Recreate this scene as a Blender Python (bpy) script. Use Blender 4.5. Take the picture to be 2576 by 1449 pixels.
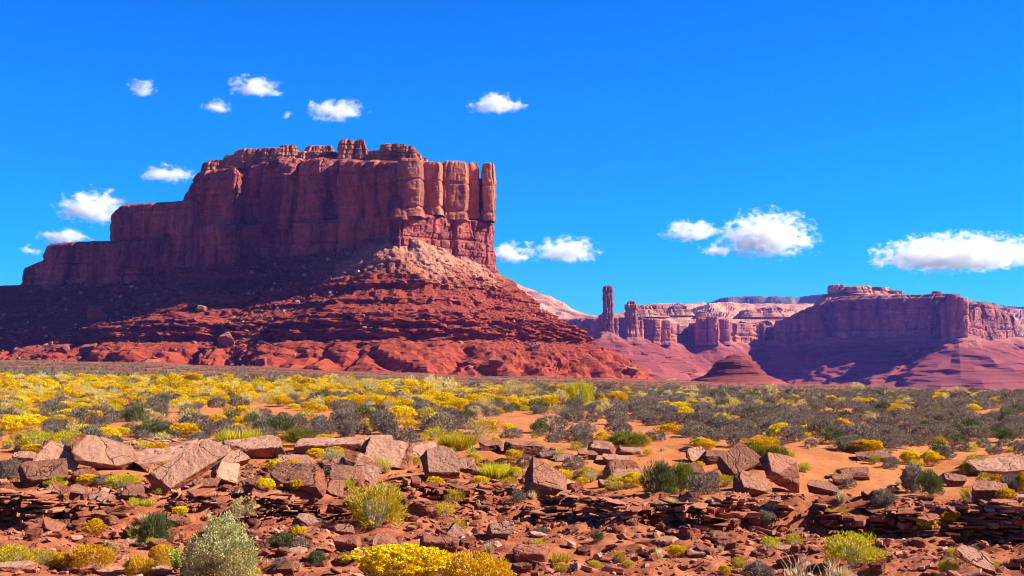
import bpy, math, random
import numpy as np
from mathutils import Vector

# ------------------------------------------------------------------ scene, camera, sky, sun
scene = bpy.context.scene
for o in list(bpy.data.objects):
    bpy.data.objects.remove(o)
COL = scene.collection

FOC = 3110.0            # focal length in pixels of a 2576 px wide frame
CX, CY = 1288.0, 724.5
PITCH = math.atan((948.0 - CY) / FOC)
cam_d = bpy.data.cameras.new("camera")
cam_d.sensor_width = 36.0
cam_d.lens = 36.0 * FOC / 2576.0
cam_d.clip_start = 0.1
cam_d.clip_end = 60000
cam = bpy.data.objects.new("camera", cam_d)
COL.objects.link(cam)
cam.location = (0, 0, 0)                     # eye level is z = 0
cam.rotation_euler = (math.pi / 2 + PITCH, 0, 0)
scene.camera = cam

SUN_EL = 35.0
SUN_AZ = 2.0           # degrees the sun stands behind the picture plane, on the right
sd = Vector((math.cos(math.radians(SUN_EL)) * math.cos(math.radians(SUN_AZ)),
             math.cos(math.radians(SUN_EL)) * math.sin(math.radians(SUN_AZ)),
             math.sin(math.radians(SUN_EL))))
sun_d = bpy.data.lights.new("sun", 'SUN')
sun_d.energy = 5.0
sun_d.angle = math.radians(0.5)
sun_d.color = (1.0, 0.93, 0.84)
sun = bpy.data.objects.new("sun", sun_d)
COL.objects.link(sun)
sun.rotation_euler = sd.to_track_quat('Z', 'Y').to_euler()

world = bpy.data.worlds.new("World")
scene.world = world
world.use_nodes = True
nt = world.node_tree
nt.nodes.clear()
wo = nt.nodes.new('ShaderNodeOutputWorld')
bg = nt.nodes.new('ShaderNodeBackground')
sky = nt.nodes.new('ShaderNodeTexSky')
sky.sky_type = 'NISHITA'
sky.sun_disc = False
sky.sun_elevation = math.radians(SUN_EL)
sky.sun_rotation = math.radians(90 - SUN_AZ)
sky.air_density = 1.0
sky.dust_density = 0.3
sky.ozone_density = 3.0
sky.altitude = 1500
wtc = nt.nodes.new('ShaderNodeTexCoord')
wsep = nt.nodes.new('ShaderNodeSeparateXYZ')
nt.links.new(wtc.outputs['Generated'], wsep.inputs[0])
wr = nt.nodes.new('ShaderNodeValToRGB')
SKY_TINT = [(0.0, (0.04, 0.29, 0.42)), (0.10, (0.002, 0.305, 0.58)), (0.22, (0.0, 0.305, 0.76)),
            (0.34, (0.0, 0.27, 0.74)), (0.62, (0.13, 0.06, 0.22))]
wr.color_ramp.elements[0].position = SKY_TINT[0][0]
wr.color_ramp.elements[0].color = (*SKY_TINT[0][1], 1)
wr.color_ramp.elements[1].position = SKY_TINT[1][0]
wr.color_ramp.elements[1].color = (*SKY_TINT[1][1], 1)
for p_, c_ in SKY_TINT[2:]:
    e_ = wr.color_ramp.elements.new(p_)
    e_.color = (*c_, 1)
nt.links.new(wsep.outputs['Z'], wr.inputs[0])
wm = nt.nodes.new('ShaderNodeMix')
wm.data_type = 'RGBA'
wm.blend_type = 'MULTIPLY'
wm.inputs[0].default_value = 1.0
nt.links.new(sky.outputs[0], wm.inputs[6])
nt.links.new(wr.outputs[0], wm.inputs[7])
bg.inputs[1].default_value = 0.13
nt.links.new(wm.outputs[2], bg.inputs[0])
nt.links.new(bg.outputs[0], wo.inputs[0])

scene.view_settings.view_transform = 'Standard'
scene.view_settings.look = 'None'
scene.view_settings.exposure = 1.3
scene.view_settings.gamma = 1.0
cy = scene.cycles
cy.use_denoising = True
try:
    cy.denoiser = 'OPENIMAGEDENOISE'
except Exception:
    pass
cy.max_bounces = 16
cy.diffuse_bounces = 3
cy.volume_bounces = 16
cy.transparent_max_bounces = 8
cy.use_adaptive_sampling = True
cy.adaptive_threshold = 0.006
cy.pixel_filter_type = 'BLACKMAN_HARRIS'
cy.filter_width = 1.05
cy.volume_max_steps = 64

# ------------------------------------------------------------------ helpers
def ray(px, py):
    """direction of a photo pixel (2576 x 1449 frame), scaled so that its y component is 1"""
    a, b = px - CX, CY - py
    yc = FOC * math.cos(PITCH) - b * math.sin(PITCH)
    zc = FOC * math.sin(PITCH) + b * math.cos(PITCH)
    return a / yc, zc / yc

def W(px, py, d):
    a, b = ray(px, py)
    return (a * d, d, b * d)

def PXY(px, d):          # plan position of a column at distance d
    return (ray(px, 948)[0] * d, d)

def ZR(py, d):           # height of a row at distance d
    return ray(1288, py)[1] * d

def proj(x, y, z):
    c, s = math.cos(PITCH), math.sin(PITCH)
    f = y * c + z * s
    u = -y * s + z * c
    return CX + FOC * x / f, CY - FOC * u / f

def _h(ix, iy, iz, seed):
    n = (ix.astype(np.int64) * 374761393 + iy.astype(np.int64) * 668265263 + iz.astype(np.int64) * 2147483647 + seed * 1274126177) & 0xFFFFFFFF
    n = ((n ^ (n >> 13)) * 1274126177) & 0xFFFFFFFF
    n = ((n ^ (n >> 16)) * 2246822519) & 0xFFFFFFFF
    n = n ^ (n >> 15)
    return (n & 0xFFFFFF).astype(np.float64) / 0xFFFFFF

def hash1(i, seed=0):
    i = np.asarray(i)
    return _h(i, i * 0 + 7, i * 0 + 3, seed)

def hash2(i, j, seed=0):
    i, j = np.broadcast_arrays(np.asarray(i), np.asarray(j))
    return _h(i, j, i * 0 + 5, seed)

def vn(x, y, z, seed=0):
    """value noise 0..1"""
    x, y, z = np.broadcast_arrays(np.asarray(x, float), np.asarray(y, float), np.asarray(z, float))
    ix, iy, iz = np.floor(x), np.floor(y), np.floor(z)
    fx, fy, fz = x - ix, y - iy, z - iz
    ix, iy, iz = ix.astype(np.int64), iy.astype(np.int64), iz.astype(np.int64)
    fx = fx * fx * fx * (fx * (fx * 6 - 15) + 10)
    fy = fy * fy * fy * (fy * (fy * 6 - 15) + 10)
    fz = fz * fz * fz * (fz * (fz * 6 - 15) + 10)
    r = 0
    for dx in (0, 1):
        wx = fx if dx else 1 - fx
        for dy in (0, 1):
            wy = fy if dy else 1 - fy
            for dz in (0, 1):
                wz = fz if dz else 1 - fz
                r = r + wx * wy * wz * _h(ix + dx, iy + dy, iz + dz, seed)
    return r

def fbm(x, y, z, octv=4, seed=0, gain=0.5):
    a, s, t = 1.0, 0.0, 0.0
    for k in range(octv):
        ca, sa = math.cos(0.6 + 1.1 * k), math.sin(0.6 + 1.1 * k)
        f = 2 ** k
        s = s + a * (vn((x * ca - y * sa) * f + 17.3 * k, (x * sa + y * ca) * f - 5.1 * k, z * f + 9.7 * k, seed + k) * 2 - 1)
        t += a
        a *= gain
    return s / t * 1.5

def smoothstep(a, b, x):
    t = np.clip((x - a) / (b - a), 0, 1)
    return t * t * (3 - 2 * t)

def mk(name, V, faces, mats=None, smooth=False, attrs=None, midx=None, parent=None, link=True):
    """one mesh object from numpy arrays; faces: list of (n,k) int arrays"""
    V = np.ascontiguousarray(V, dtype=np.float32)
    if isinstance(faces, np.ndarray):
        faces = [faces]
    faces = [f for f in faces if len(f)]
    me = bpy.data.meshes.new(name)
    me.vertices.add(len(V))
    me.vertices.foreach_set('co', V.ravel())
    loops = np.concatenate([f.ravel() for f in faces]).astype(np.int32)
    tot = np.concatenate([np.full(len(f), f.shape[1], np.int32) for f in faces])
    st = np.concatenate([[0], np.cumsum(tot)[:-1]]).astype(np.int32)
    me.loops.add(len(loops))
    me.loops.foreach_set('vertex_index', loops)
    me.polygons.add(len(tot))
    me.polygons.foreach_set('loop_start', st)
    me.polygons.foreach_set('loop_total', tot)
    me.polygons.foreach_set('use_smooth', np.full(len(tot), bool(smooth)))
    if mats is not None:
        if not isinstance(mats, (list, tuple)):
            mats = [mats]
        for m in mats:
            me.materials.append(m)
        if midx is not None:
            me.polygons.foreach_set('material_index', np.asarray(midx, np.int32))
    for k, v in (attrs or {}).items():
        v = np.asarray(v, np.float32)
        if v.ndim == 2:
            if v.shape[1] == 3:
                v = np.concatenate([v, np.ones((len(v), 1), np.float32)], 1)
            a = me.attributes.new(k, 'FLOAT_COLOR', 'POINT')
            a.data.foreach_set('color', v.ravel())
        else:
            a = me.attributes.new(k, 'FLOAT', 'POINT')
            a.data.foreach_set('value', v)
    me.update(calc_edges=True)
    if not link:
        return me
    o = bpy.data.objects.new(name, me)
    COL.objects.link(o)
    if parent is not None:
        o.parent = parent
    return o

def add_obj(name, me, loc=(0, 0, 0), rz=0.0, sc=1.0, parent=None):
    o = bpy.data.objects.new(name, me)
    COL.objects.link(o)
    o.location = loc
    o.rotation_euler = (0, 0, rz)
    o.scale = (sc, sc, sc) if not isinstance(sc, tuple) else sc
    if parent is not None:
        o.parent = parent
    return o

def empty(name, loc=(0, 0, 0), rz=0.0):
    o = bpy.data.objects.new(name, None)
    COL.objects.link(o)
    o.location = loc
    o.rotation_euler = (0, 0, rz)
    o.empty_display_size = 0.2
    return o

def tag(o, label=None, cat=None, group=None, kind=None):
    if label: o['label'] = label
    if cat: o['category'] = cat
    if group: o['group'] = group
    if kind: o['kind'] = kind
    return o

class MeshAcc:
    """collects pieces into one mesh"""
    def __init__(s):
        s.V, s.F, s.A, s.n = [], {}, {}, 0
    def add(s, V, faces, **attrs):
        for f in faces if isinstance(faces, list) else [faces]:
            s.F.setdefault(f.shape[1], []).append(f + s.n)
        s.V.append(V)
        for k, v in attrs.items():
            v = np.asarray(v, float)
            if v.ndim == 0:
                v = np.full(len(V), float(v))
            elif v.ndim == 1 and len(v) != len(V):
                v = np.tile(v, (len(V), 1))
            s.A.setdefault(k, []).append(v)
        s.n += len(V)
    def build(s, name, mats, smooth=False, parent=None, link=True):
        return mk(name, np.concatenate(s.V), [np.concatenate(v) for v in s.F.values()], mats, smooth,
                  {k: np.concatenate(v) for k, v in s.A.items()}, parent=parent, link=link)

# ------------------------------------------------------------------ node helpers
ALB = 0.76      # common albedo scale of rock and soil
class NB:
    def __init__(s, name):
        s.m = bpy.data.materials.new(name)
        s.m.use_nodes = True
        s.t = s.m.node_tree
        s.t.nodes.clear()
        s.out = s.t.nodes.new('ShaderNodeOutputMaterial')
    def n(s, typ, **kw):
        nd = s.t.nodes.new(typ)
        for k, v in kw.items():
            setattr(nd, k, v)
        return nd
    def l(s, a, b):
        s.t.links.new(a, b)
    def coord(s, scale=(1, 1, 1), kind='Object', loc=(0, 0, 0)):
        tc = s.n('ShaderNodeTexCoord')
        mp = s.n('ShaderNodeMapping')
        mp.inputs['Scale'].default_value = scale
        mp.inputs['Location'].default_value = loc
        s.l(tc.outputs[kind], mp.inputs[0])
        return mp.outputs[0]
    def noise(s, vec, scale, detail=4, rough=0.55, dist=0.0):
        nd = s.n('ShaderNodeTexNoise')
        nd.inputs['Scale'].default_value = scale
        nd.inputs['Detail'].default_value = detail
        nd.inputs['Roughness'].default_value = rough
        nd.inputs['Distortion'].default_value = dist
        s.l(vec, nd.inputs['Vector'])
        return nd.outputs['Fac']
    def voro(s, vec, scale, feature='F1', out='Distance'):
        nd = s.n('ShaderNodeTexVoronoi', feature=feature)
        nd.inputs['Scale'].default_value = scale
        s.l(vec, nd.inputs['Vector'])
        return nd.outputs[out]
    def ramp(s, fac, stops):
        nd = s.n('ShaderNodeValToRGB')
        els = nd.color_ramp.elements
        while len(els) < len(stops):
            els.new(0.5)
        for e, (p, c) in zip(els, stops):
            e.position = p
            e.color = (*c, 1) if not isinstance(c, float) else (c, c, c, 1)
        s.l(fac, nd.inputs[0])
        return nd.outputs[0]
    def mix(s, fac, a, b, mode='MIX'):
        nd = s.n('ShaderNodeMix', data_type='RGBA', blend_type=mode)
        for v, i in ((fac, 0), (a, 6), (b, 7)):
            if isinstance(v, (int, float)):
                nd.inputs[i].default_value = v
            elif isinstance(v, tuple):
                nd.inputs[i].default_value = (*v, 1)
            else:
                s.l(v, nd.inputs[i])
        return nd.outputs[2]
    def math(s, op, a, b=None, clamp=False):
        nd = s.n('ShaderNodeMath', operation=op, use_clamp=clamp)
        for v, i in ((a, 0), (b, 1)):
            if v is None: continue
            if isinstance(v, (int, float)):
                nd.inputs[i].default_value = v
            else:
                s.l(v, nd.inputs[i])
        return nd.outputs[0]
    def attr(s, name, out='Fac'):
        nd = s.n('ShaderNodeAttribute', attribute_name=name)
        return nd.outputs[out]
    def finish(s, color, rough=0.9, bump=None, bump_d=0.1, bump_s=0.5, spec=0.15, transl=0.0, alb=None):
        alb = ALB if alb is None else alb
        if alb != 1.0:
            color = s.mix(1.0, color, (alb, alb, alb), 'MULTIPLY')
        p = s.n('ShaderNodeBsdfPrincipled')
        if isinstance(color, tuple):
            p.inputs['Base Color'].default_value = (*color, 1)
        else:
            s.l(color, p.inputs['Base Color'])
        p.inputs['Roughness'].default_value = rough
        p.inputs['Specular IOR Level'].default_value = spec
        nrm = None
        if bump is not None:
            b = s.n('ShaderNodeBump')
            b.inputs['Distance'].default_value = bump_d
            b.inputs['Strength'].default_value = bump_s
            s.l(bump, b.inputs['Height'])
            nrm = b.outputs[0]
            s.l(nrm, p.inputs['Normal'])
        sh = p.outputs[0]
        if transl > 0:
            t = s.n('ShaderNodeBsdfTranslucent')
            if isinstance(color, tuple):
                t.inputs[0].default_value = (*color, 1)
            else:
                s.l(color, t.inputs[0])
            mx = s.n('ShaderNodeMixShader')
            mx.inputs[0].default_value = transl
            s.l(sh, mx.inputs[1]); s.l(t.outputs[0], mx.inputs[2])
            sh = mx.outputs[0]
        s.l(sh, s.out.inputs['Surface'])
        return s.m
# ------------------------------------------------------------------ rock materials of the landforms
def cliff_mat(name, base, light, dark, red, hz=1.0, varn=0.6, bump=0.35):
    """layered cliff rock: beds by height, joints, dark varnish streaks. hz stretches every scale."""
    b = NB(name)
    wv = b.coord((0.02 / hz, 0.02 / hz, 0.30 / hz))
    beds = b.noise(wv, 1.0, 5, 0.62, 0.15)
    wv2 = b.coord((0.085 / hz, 0.085 / hz, 0.011 / hz))
    streak = b.noise(wv2, 1.0, 5, 0.6, 0.4)
    wv3 = b.coord((0.045 / hz,) * 3)
    blot = b.noise(wv3, 1.0, 5, 0.6)
    fine = b.noise(b.coord((0.5 / hz, 0.5 / hz, 0.7 / hz)), 1.0, 6, 0.7)
    c = b.ramp(beds, [(0.30, red), (0.45, base), (0.58, base), (0.70, light)])
    c = b.mix(b.ramp(blot, [(0.35, 0.0), (0.65, 0.65)]), c, base)
    c = b.mix(b.math('MULTIPLY', b.ramp(streak, [(0.50, 0.0), (0.60, 1.0)]), varn), c, dark)
    c = b.mix(b.math('MULTIPLY', b.ramp(b.noise(b.coord((0.028 / hz, 0.028 / hz, 0.02 / hz), loc=(3, 7, 1)), 1.0, 4, 0.55, 0.6), [(0.54, 0.0), (0.62, 1.0)]), varn * 0.8), c, dark)
    pat = b.noise(b.coord((0.06 / hz, 0.06 / hz, 0.028 / hz), loc=(11, 2, 5)), 1.0, 6, 0.62, 0.5)
    c = b.mix(0.85, c, b.ramp(pat, [(0.30, (0.42, 0.36, 0.40)), (0.48, (0.85, 0.80, 0.82)), (0.60, (1.25, 1.25, 1.22)), (0.74, (1.75, 1.80, 1.75))]), 'MULTIPLY')
    c = b.mix(0.65, c, b.ramp(fine, [(0.28, 0.45), (0.72, 1.55)]), 'MULTIPLY')
    bm = b.math('ADD', b.math('MULTIPLY', fine, 1.0), b.math('MULTIPLY', beds, 1.4))
    return b.finish(c, 0.92, bm, 1.6 * hz, bump)

def talus_mat(name, top, mid, low, z0, z1, hz=1.0, pale=0.5, nose=None):
    """scree and red beds: colour changes with height z0..z1, thin beds, pale stones, dark scrub dots"""
    b = NB(name)
    tc = b.n('ShaderNodeTexCoord')
    sp = b.n('ShaderNodeSeparateXYZ')
    b.l(tc.outputs['Object'], sp.inputs[0])
    n1 = b.noise(b.coord((0.03 / hz,) * 3), 1.0, 5, 0.6)
    hgt = b.n('ShaderNodeMapRange')
    hgt.inputs['From Min'].default_value = z0
    hgt.inputs['From Max'].default_value = z1
    b.l(sp.outputs['Z'], hgt.inputs['Value'])
    hf = b.math('ADD', hgt.outputs[0], b.math('MULTIPLY', b.math('SUBTRACT', n1, 0.5), 0.5))
    c = b.ramp(hf, [(0.0, low), (0.45, mid), (0.72, mid), (0.92, top)])
    if nose:      # top colour only towards the nose end of the butte; red mid tone elsewhere
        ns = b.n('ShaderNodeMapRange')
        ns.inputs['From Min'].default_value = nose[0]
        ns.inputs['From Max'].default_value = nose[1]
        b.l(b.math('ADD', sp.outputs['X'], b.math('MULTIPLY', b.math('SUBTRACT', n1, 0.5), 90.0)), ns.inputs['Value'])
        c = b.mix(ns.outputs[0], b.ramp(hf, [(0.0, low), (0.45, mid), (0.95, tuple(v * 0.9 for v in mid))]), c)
    beds = b.noise(b.coord((0.012 / hz, 0.012 / hz, 0.6 / hz)), 1.0, 4, 0.6)
    c = b.mix(0.6, c, b.ramp(beds, [(0.3, (0.62, 0.52, 0.5)), (0.7, (1.35, 1.35, 1.35))]), 'MULTIPLY')
    st = b.noise(b.coord((0.75 / hz, 0.75 / hz, 0.95 / hz)), 1.0, 6, 0.8)
    c = b.mix(b.math('MULTIPLY', b.ramp(st, [(0.56, 0.0), (0.70, 1.0)]), pale), c, top)
    c = b.mix(b.math('MULTIPLY', b.ramp(st, [(0.32, 1.0), (0.44, 0.0)]), 0.75), c, tuple(v * 0.45 for v in mid))
    bm = b.math('ADD', st, b.math('MULTIPLY', beds, 0.8))
    return b.finish(c, 0.95, bm, 1.5 * hz, 0.5)

# ------------------------------------------------------------------ landform builder: stacked outlines
def gsmooth(A, sig):
    """periodic gaussian smoothing along axis 0, sigma in samples"""
    n = len(A)
    f = np.fft.fftfreq(n)
    k = np.exp(-2 * (np.pi * f * sig) ** 2)
    if A.ndim == 1:
        return np.real(np.fft.ifft(np.fft.fft(A) * k))
    return np.real(np.fft.ifft(np.fft.fft(A, axis=0) * k[:, None], axis=0))

def outline(P, ds, rnd):
    P = np.asarray(P, float)
    a = 0.5 * np.sum(P[:, 0] * np.roll(P[:, 1], -1) - np.roll(P[:, 0], -1) * P[:, 1])
    if a < 0:
        P = P[::-1]
    Q = np.vstack([P, P[:1]])
    L = np.concatenate([[0], np.cumsum(np.hypot(*np.diff(Q, axis=0).T))])
    n = max(12, int(L[-1] / ds))
    s = np.linspace(0, L[-1], n, endpoint=False)
    R = np.stack([np.interp(s, L, Q[:, 0]), np.interp(s, L, Q[:, 1])], 1)
    if rnd > 0:
        R = gsmooth(R, rnd / ds)
    return R, s

def out_normals(R, sig):
    T = gsmooth(R, sig) if sig > 0 else R
    t = np.roll(T, -1, 0) - np.roll(T, 1, 0)
    t /= np.maximum(np.hypot(t[:, 0], t[:, 1])[:, None], 1e-9)
    return np.stack([t[:, 1], -t[:, 0]], 1)

def stack(name, P, prof, ds, dz, mat, parent=None, rnd=1.5, nsm=3.0, disp=None, zmap=None, dome=0.0, cap=True, smooth=False, capw=None, pmod=None, ret=False, arc=False):
    R, s = outline(P, ds, rnd)
    N = out_normals(R, nsm / ds)
    prof = np.asarray(prof, float)
    L = np.concatenate([[0], np.cumsum(np.hypot(*np.diff(prof, axis=0).T))])
    m = max(4, int(L[-1] / dz))
    t = np.unique(np.concatenate([np.linspace(0, L[-1], m), L]))
    pz, po = np.interp(t, L, prof[:, 0]), np.interp(t, L, prof[:, 1])
    n, m = len(R), len(t)
    O = np.repeat(po[None, :], n, 0)
    Z = np.repeat(pz[None, :], n, 0)
    if pmod is not None:
        O, Z = pmod(R, s, O, Z)
    X = R[:, 0:1] + N[:, 0:1] * O
    Y = R[:, 1:2] + N[:, 1:2] * O
    S = np.repeat(s[:, None], m, 1)
    if zmap is not None:
        Z = zmap(R[:, 0:1] + 0 * Z, R[:, 1:2] + 0 * Z, Z)
    if arc:      # length along each level instead of along the base outline
        S = np.cumsum(np.hypot(X - np.roll(X, 1, 0), Y - np.roll(Y, 1, 0)), 0)
    if disp is not None:
        d = disp(X, Y, Z, S)
        if isinstance(d, tuple):
            d, dzv = d
            Z = Z + dzv
        X = X + N[:, 0:1] * d
        Y = Y + N[:, 1:2] * d
    rings = [np.stack([X, Y, Z], 2)]
    if cap:
        c = np.array([X[:, -1].mean(), Y[:, -1].mean()])
        zt = Z[:, -1]
        zm = zt.mean()
        for q in (0.96, 0.88, 0.74, 0.55, 0.32, 0.1):
            xx = c[0] + (X[:, -1] - c[0]) * q
            yy = c[1] + (Y[:, -1] - c[1]) * q
            zz = zm + (zt - zm) * q + dome * (1 - q * q) + 0.6 * fbm(xx / 6, yy / 6, zz_ if False else 0 * xx, 3, 77)
            rings.append(np.stack([xx, yy, zz], 1)[:, None, :])
    A = np.concatenate(rings, 1)
    m2 = A.shape[1]
    V = A.reshape(-1, 3)
    idx = np.arange(n * m2).reshape(n, m2)
    i2 = np.roll(idx, -1, 0)
    F = np.stack([idx[:, :-1], i2[:, :-1], i2[:, 1:], idx[:, 1:]], 2).reshape(-1, 4)
    o = mk(name, V, F, mat, smooth, parent=parent)
    if ret:
        return o, A[:, :m], N
    return o

def joints(s, z, w, seed, wig=0.0):
    """vertical joint blocks along s: returns (block hash, distance to nearest joint in m)"""
    c = s / w + wig
    i = np.floor(c)
    # irregular boundaries
    j = hash1(i.astype(np.int64), seed) * 0.6
    j1 = hash1((i + 1).astype(np.int64), seed) * 0.6
    f = c - i
    blk = np.where(f < j, i - 1, i)
    dist = np.minimum(np.abs(f - j), np.abs(f - 1 - j1)) * w
    return blk.astype(np.int64), dist

def cliff_disp(seed, amp=1.0, w1=11.0, w2=4.0, beds=(), k=1.0, big=4.0, strat=1.0):
    """k scales all lengths (k>1 for far landforms)"""
    def f(X, Y, Z, S):
        wig = 0.9 * fbm(X / (22 * k), Y / (22 * k), Z / (30 * k), 3, seed)
        d = big * k * fbm(X / (45 * k), Y / (45 * k), Z / (70 * k), 3, seed + 5)
        b1, e1 = joints(S, Z, w1 * k, seed + 1, wig * 0.35)
        bed = np.floor(Z / (9 * k) + 0.25 * wig)
        d = d + amp * k * 3.4 * (hash2(b1, (bed * 0 + 1).astype(np.int64), seed + 2) - 0.5)
        d = d - amp * k * 2.4 * np.exp(-(e1 / (0.75 * k)) ** 2)
        bed2 = np.floor(Z / (4.0 * k) + 0.5 * vn(X / (30 * k), Y / (30 * k), Z * 0, seed + 3)).astype(np.int64)
        b2, e2 = joints(S + 13 * hash1(bed2, seed + 9) * k, Z, w2 * k, seed + 4, wig * 0.5)
        d = d + strat * amp * k * 1.0 * (hash2(b2, bed2, seed + 6) - 0.5)
        d = d - amp * k * 0.7 * np.exp(-(e2 / (0.45 * k)) ** 2)
        d = d + strat * amp * k * 0.6 * (hash1(np.floor(Z / (1.7 * k) + 0.3 * wig).astype(np.int64), seed + 8) - 0.5)
        d = d + amp * k * 0.9 * fbm(X / (4 * k), Y / (4 * k), Z / (4 * k), 4, seed + 7)
        for (zb, wd, dep) in beds:
            zz = Z + 1.2 * k * wig
            d = d - dep * np.exp(-((zz - zb) / wd) ** 2) * (0.4 + 0.9 * vn(X / (14 * k), Y / (14 * k), 0 * Z, seed + 11))
        return d
    return f
# ------------------------------------------------------------------ the big butte
M_cliff = cliff_mat("butte_cliff_rock", (0.43, 0.112, 0.080), (0.62, 0.25, 0.19), (0.11, 0.026, 0.034), (0.32, 0.062, 0.048))
M_cap = cliff_mat("butte_cap_rock", (0.50, 0.17, 0.085), (0.62, 0.28, 0.17), (0.17, 0.052, 0.045), (0.38, 0.095, 0.045), varn=0.3)
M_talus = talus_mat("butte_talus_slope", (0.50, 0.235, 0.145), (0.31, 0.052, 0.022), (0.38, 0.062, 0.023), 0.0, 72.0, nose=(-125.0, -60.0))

butte = tag(empty("butte", W(1000, 945, 640)), "huge stepped red rock butte with shaded left wall and sunlit pillars at its right end", "butte")
BP = butte
bx, by, bz = butte.location

def zline(tab):
    """height along the front by column: interpolates (px, z) tables at plan positions"""
    px = np.array([t[0] for t in tab], float)
    zz = np.array([t[1] for t in tab], float)
    def f(X, Y):
        return np.interp(CX + FOC * X / Y, px, zz)
    return f

def scaled(ztop, z0, z1):
    """zmap: stretch the profile's z0..z1 so that z1 lands on ztop(X, Y)"""
    def f(X, Y, Z):
        zt = ztop(X, Y)
        return np.where(Z > z0, z0 + (Z - z0) * (zt - z0) / (z1 - z0), Z)
    return f

# --- upper wall
front = [(476, 772), (500, 758), (545, 750), (588, 741), (606, 760), (660, 753), (700, 745), (760, 743), (800, 734), (838, 738), (850, 729),
         (905, 723), (918, 716), (960, 710), (985, 701), (1004, 699)]
P_up = [PXY(*p) for p in front + [(1026, 704), (1046, 712), (1060, 722), (1120, 731), (1178, 741), (1222, 748), (1230, 770), (1190, 805), (1000, 830), (760, 850), (520, 860), (465, 830)]]
top_up = zline([(470, 126), (500, 127.5), (560, 128.0), (600, 127.5), (625, 131), (700, 134.0), (760, 133), (850, 131.0), (905, 128.0), (960, 126.0), (1003, 123.5), (1040, 122), (1060, 120.5), (1120, 120.5), (1160, 121), (1240, 121.5)])
beds_up = [(121, 0.8, 1.6), (112, 0.7, 1.0), (103.5, 0.6, 0.8)]
stack("upper_cliff", P_up, [(89, 0.8), (93, 0.4), (95, -0.6), (104, -0.2), (112, 0.5), (119, 0.6), (124, -0.4), (127, -2.2), (128.5, -4.5), (129, -7)], 0.8, 0.7, M_cliff,
      BP, rnd=1.6, nsm=4, disp=cliff_disp(11, 1.15, 19, 7.0, beds_up, big=6.0, strat=0.8), zmap=scaled(top_up, 100.0, 129.0), dome=1.5)

# --- lower wall with the bench on top
front_l = [(470, 768), (500, 754), (545, 746), (586, 740), (602, 753), (660, 748), (720, 742), (800, 731), (850, 726), (905, 719), (960, 707), (990, 697)]
P_lo = [PXY(*p) for p in front_l + [(1002, 695.5), (1030, 701), (1080, 711), (1140, 722), (1200, 733), (1238, 741), (1248, 748), (1236, 790), (1000, 840), (760, 860), (520, 870), (462, 830)]]
stack("lower_cliff", P_lo, [(50, 4.5), (60, 3.2), (66, 2.6), (67.5, 1.0), (74, 1.2), (79, 0.6), (80, -0.2), (90.0, 0.2), (92.2, 0.4), (93.2, -0.6), (94.2, -5.0), (96.2, -9)], 0.8, 0.65, M_cliff,
      BP, rnd=1.3, nsm=4, disp=cliff_disp(23, 0.95, 15, 5.5, [(92.8, 0.6, 1.2), (80, 0.6, 1.1), (74.5, 0.5, 0.8), (67, 0.5, 0.9)], big=2.5), dome=1.0)

# --- the sunlit pillars on the bench at the right end
def pillar(name, px, d, wpx, py_top, py_bot, seed, dep=1.0, lean=0.0, mat=M_cap, parent=BP, k=1.0, prof=None, ds=0.6):
    cx_, cy_ = PXY(px, d)
    w = wpx / FOC * d * 0.5
    z0, z1 = ZR(py_bot, d), ZR(py_top, d)
    h = z1 - z0
    rs = np.random.RandomState(seed)
    ang = np.linspace(0, 2 * np.pi, 9)[:-1] + rs.uniform(-0.15, 0.15, 8)
    P = []
    for a in ang:
        c_, s_ = math.cos(a), math.sin(a)
        q = (abs(c_) ** 5 + abs(s_) ** 5) ** (-1 / 5)        # squarish
        P.append((cx_ + w * q * c_ * rs.uniform(0.9, 1.02), cy_ + w * dep * q * s_ * rs.uniform(0.9, 1.05)))
    prof = prof or [(0, 0.14), (0.10, 0.05), (0.16, -0.06), (0.2, 0.0), (0.45, 0.05), (0.6, 0.02), (0.63, -0.03), (0.66, 0.03), (0.86, -0.02), (0.95, -0.07), (0.985, -0.18), (1.0, -0.42)]
    pr = [(z0 + q * h, o_ * w) for q, o_ in prof]
    return stack(name, P, pr, ds * k, ds * k, mat, parent, rnd=0.7 * k, nsm=1.5 * k, disp=cliff_disp(seed, 0.40, 16, 5, [(z0 + 0.62 * h, 0.4 * k, 0.6 * k), (z0 + 0.15 * h, 0.5 * k, 0.6 * k)], k=k, big=1.6, strat=0.4), dome=0.06 * w)

pillar("pillar", 1082, 722, 68, 410, 545, 31, 1.2)
pillar("pillar", 1142, 727, 62, 408, 556, 32, 1.1)
pillar("pillar", 1188, 738, 44, 411, 552, 33, 1.1)
pillar("pillar", 1229, 739, 45, 412, 558, 34, 1.3)
pillar("pillar", 1030, 706, 56, 402, 548, 36, 1.0)
pillar("pillar", 1112, 742, 50, 428, 545, 35, 1.2)

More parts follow.
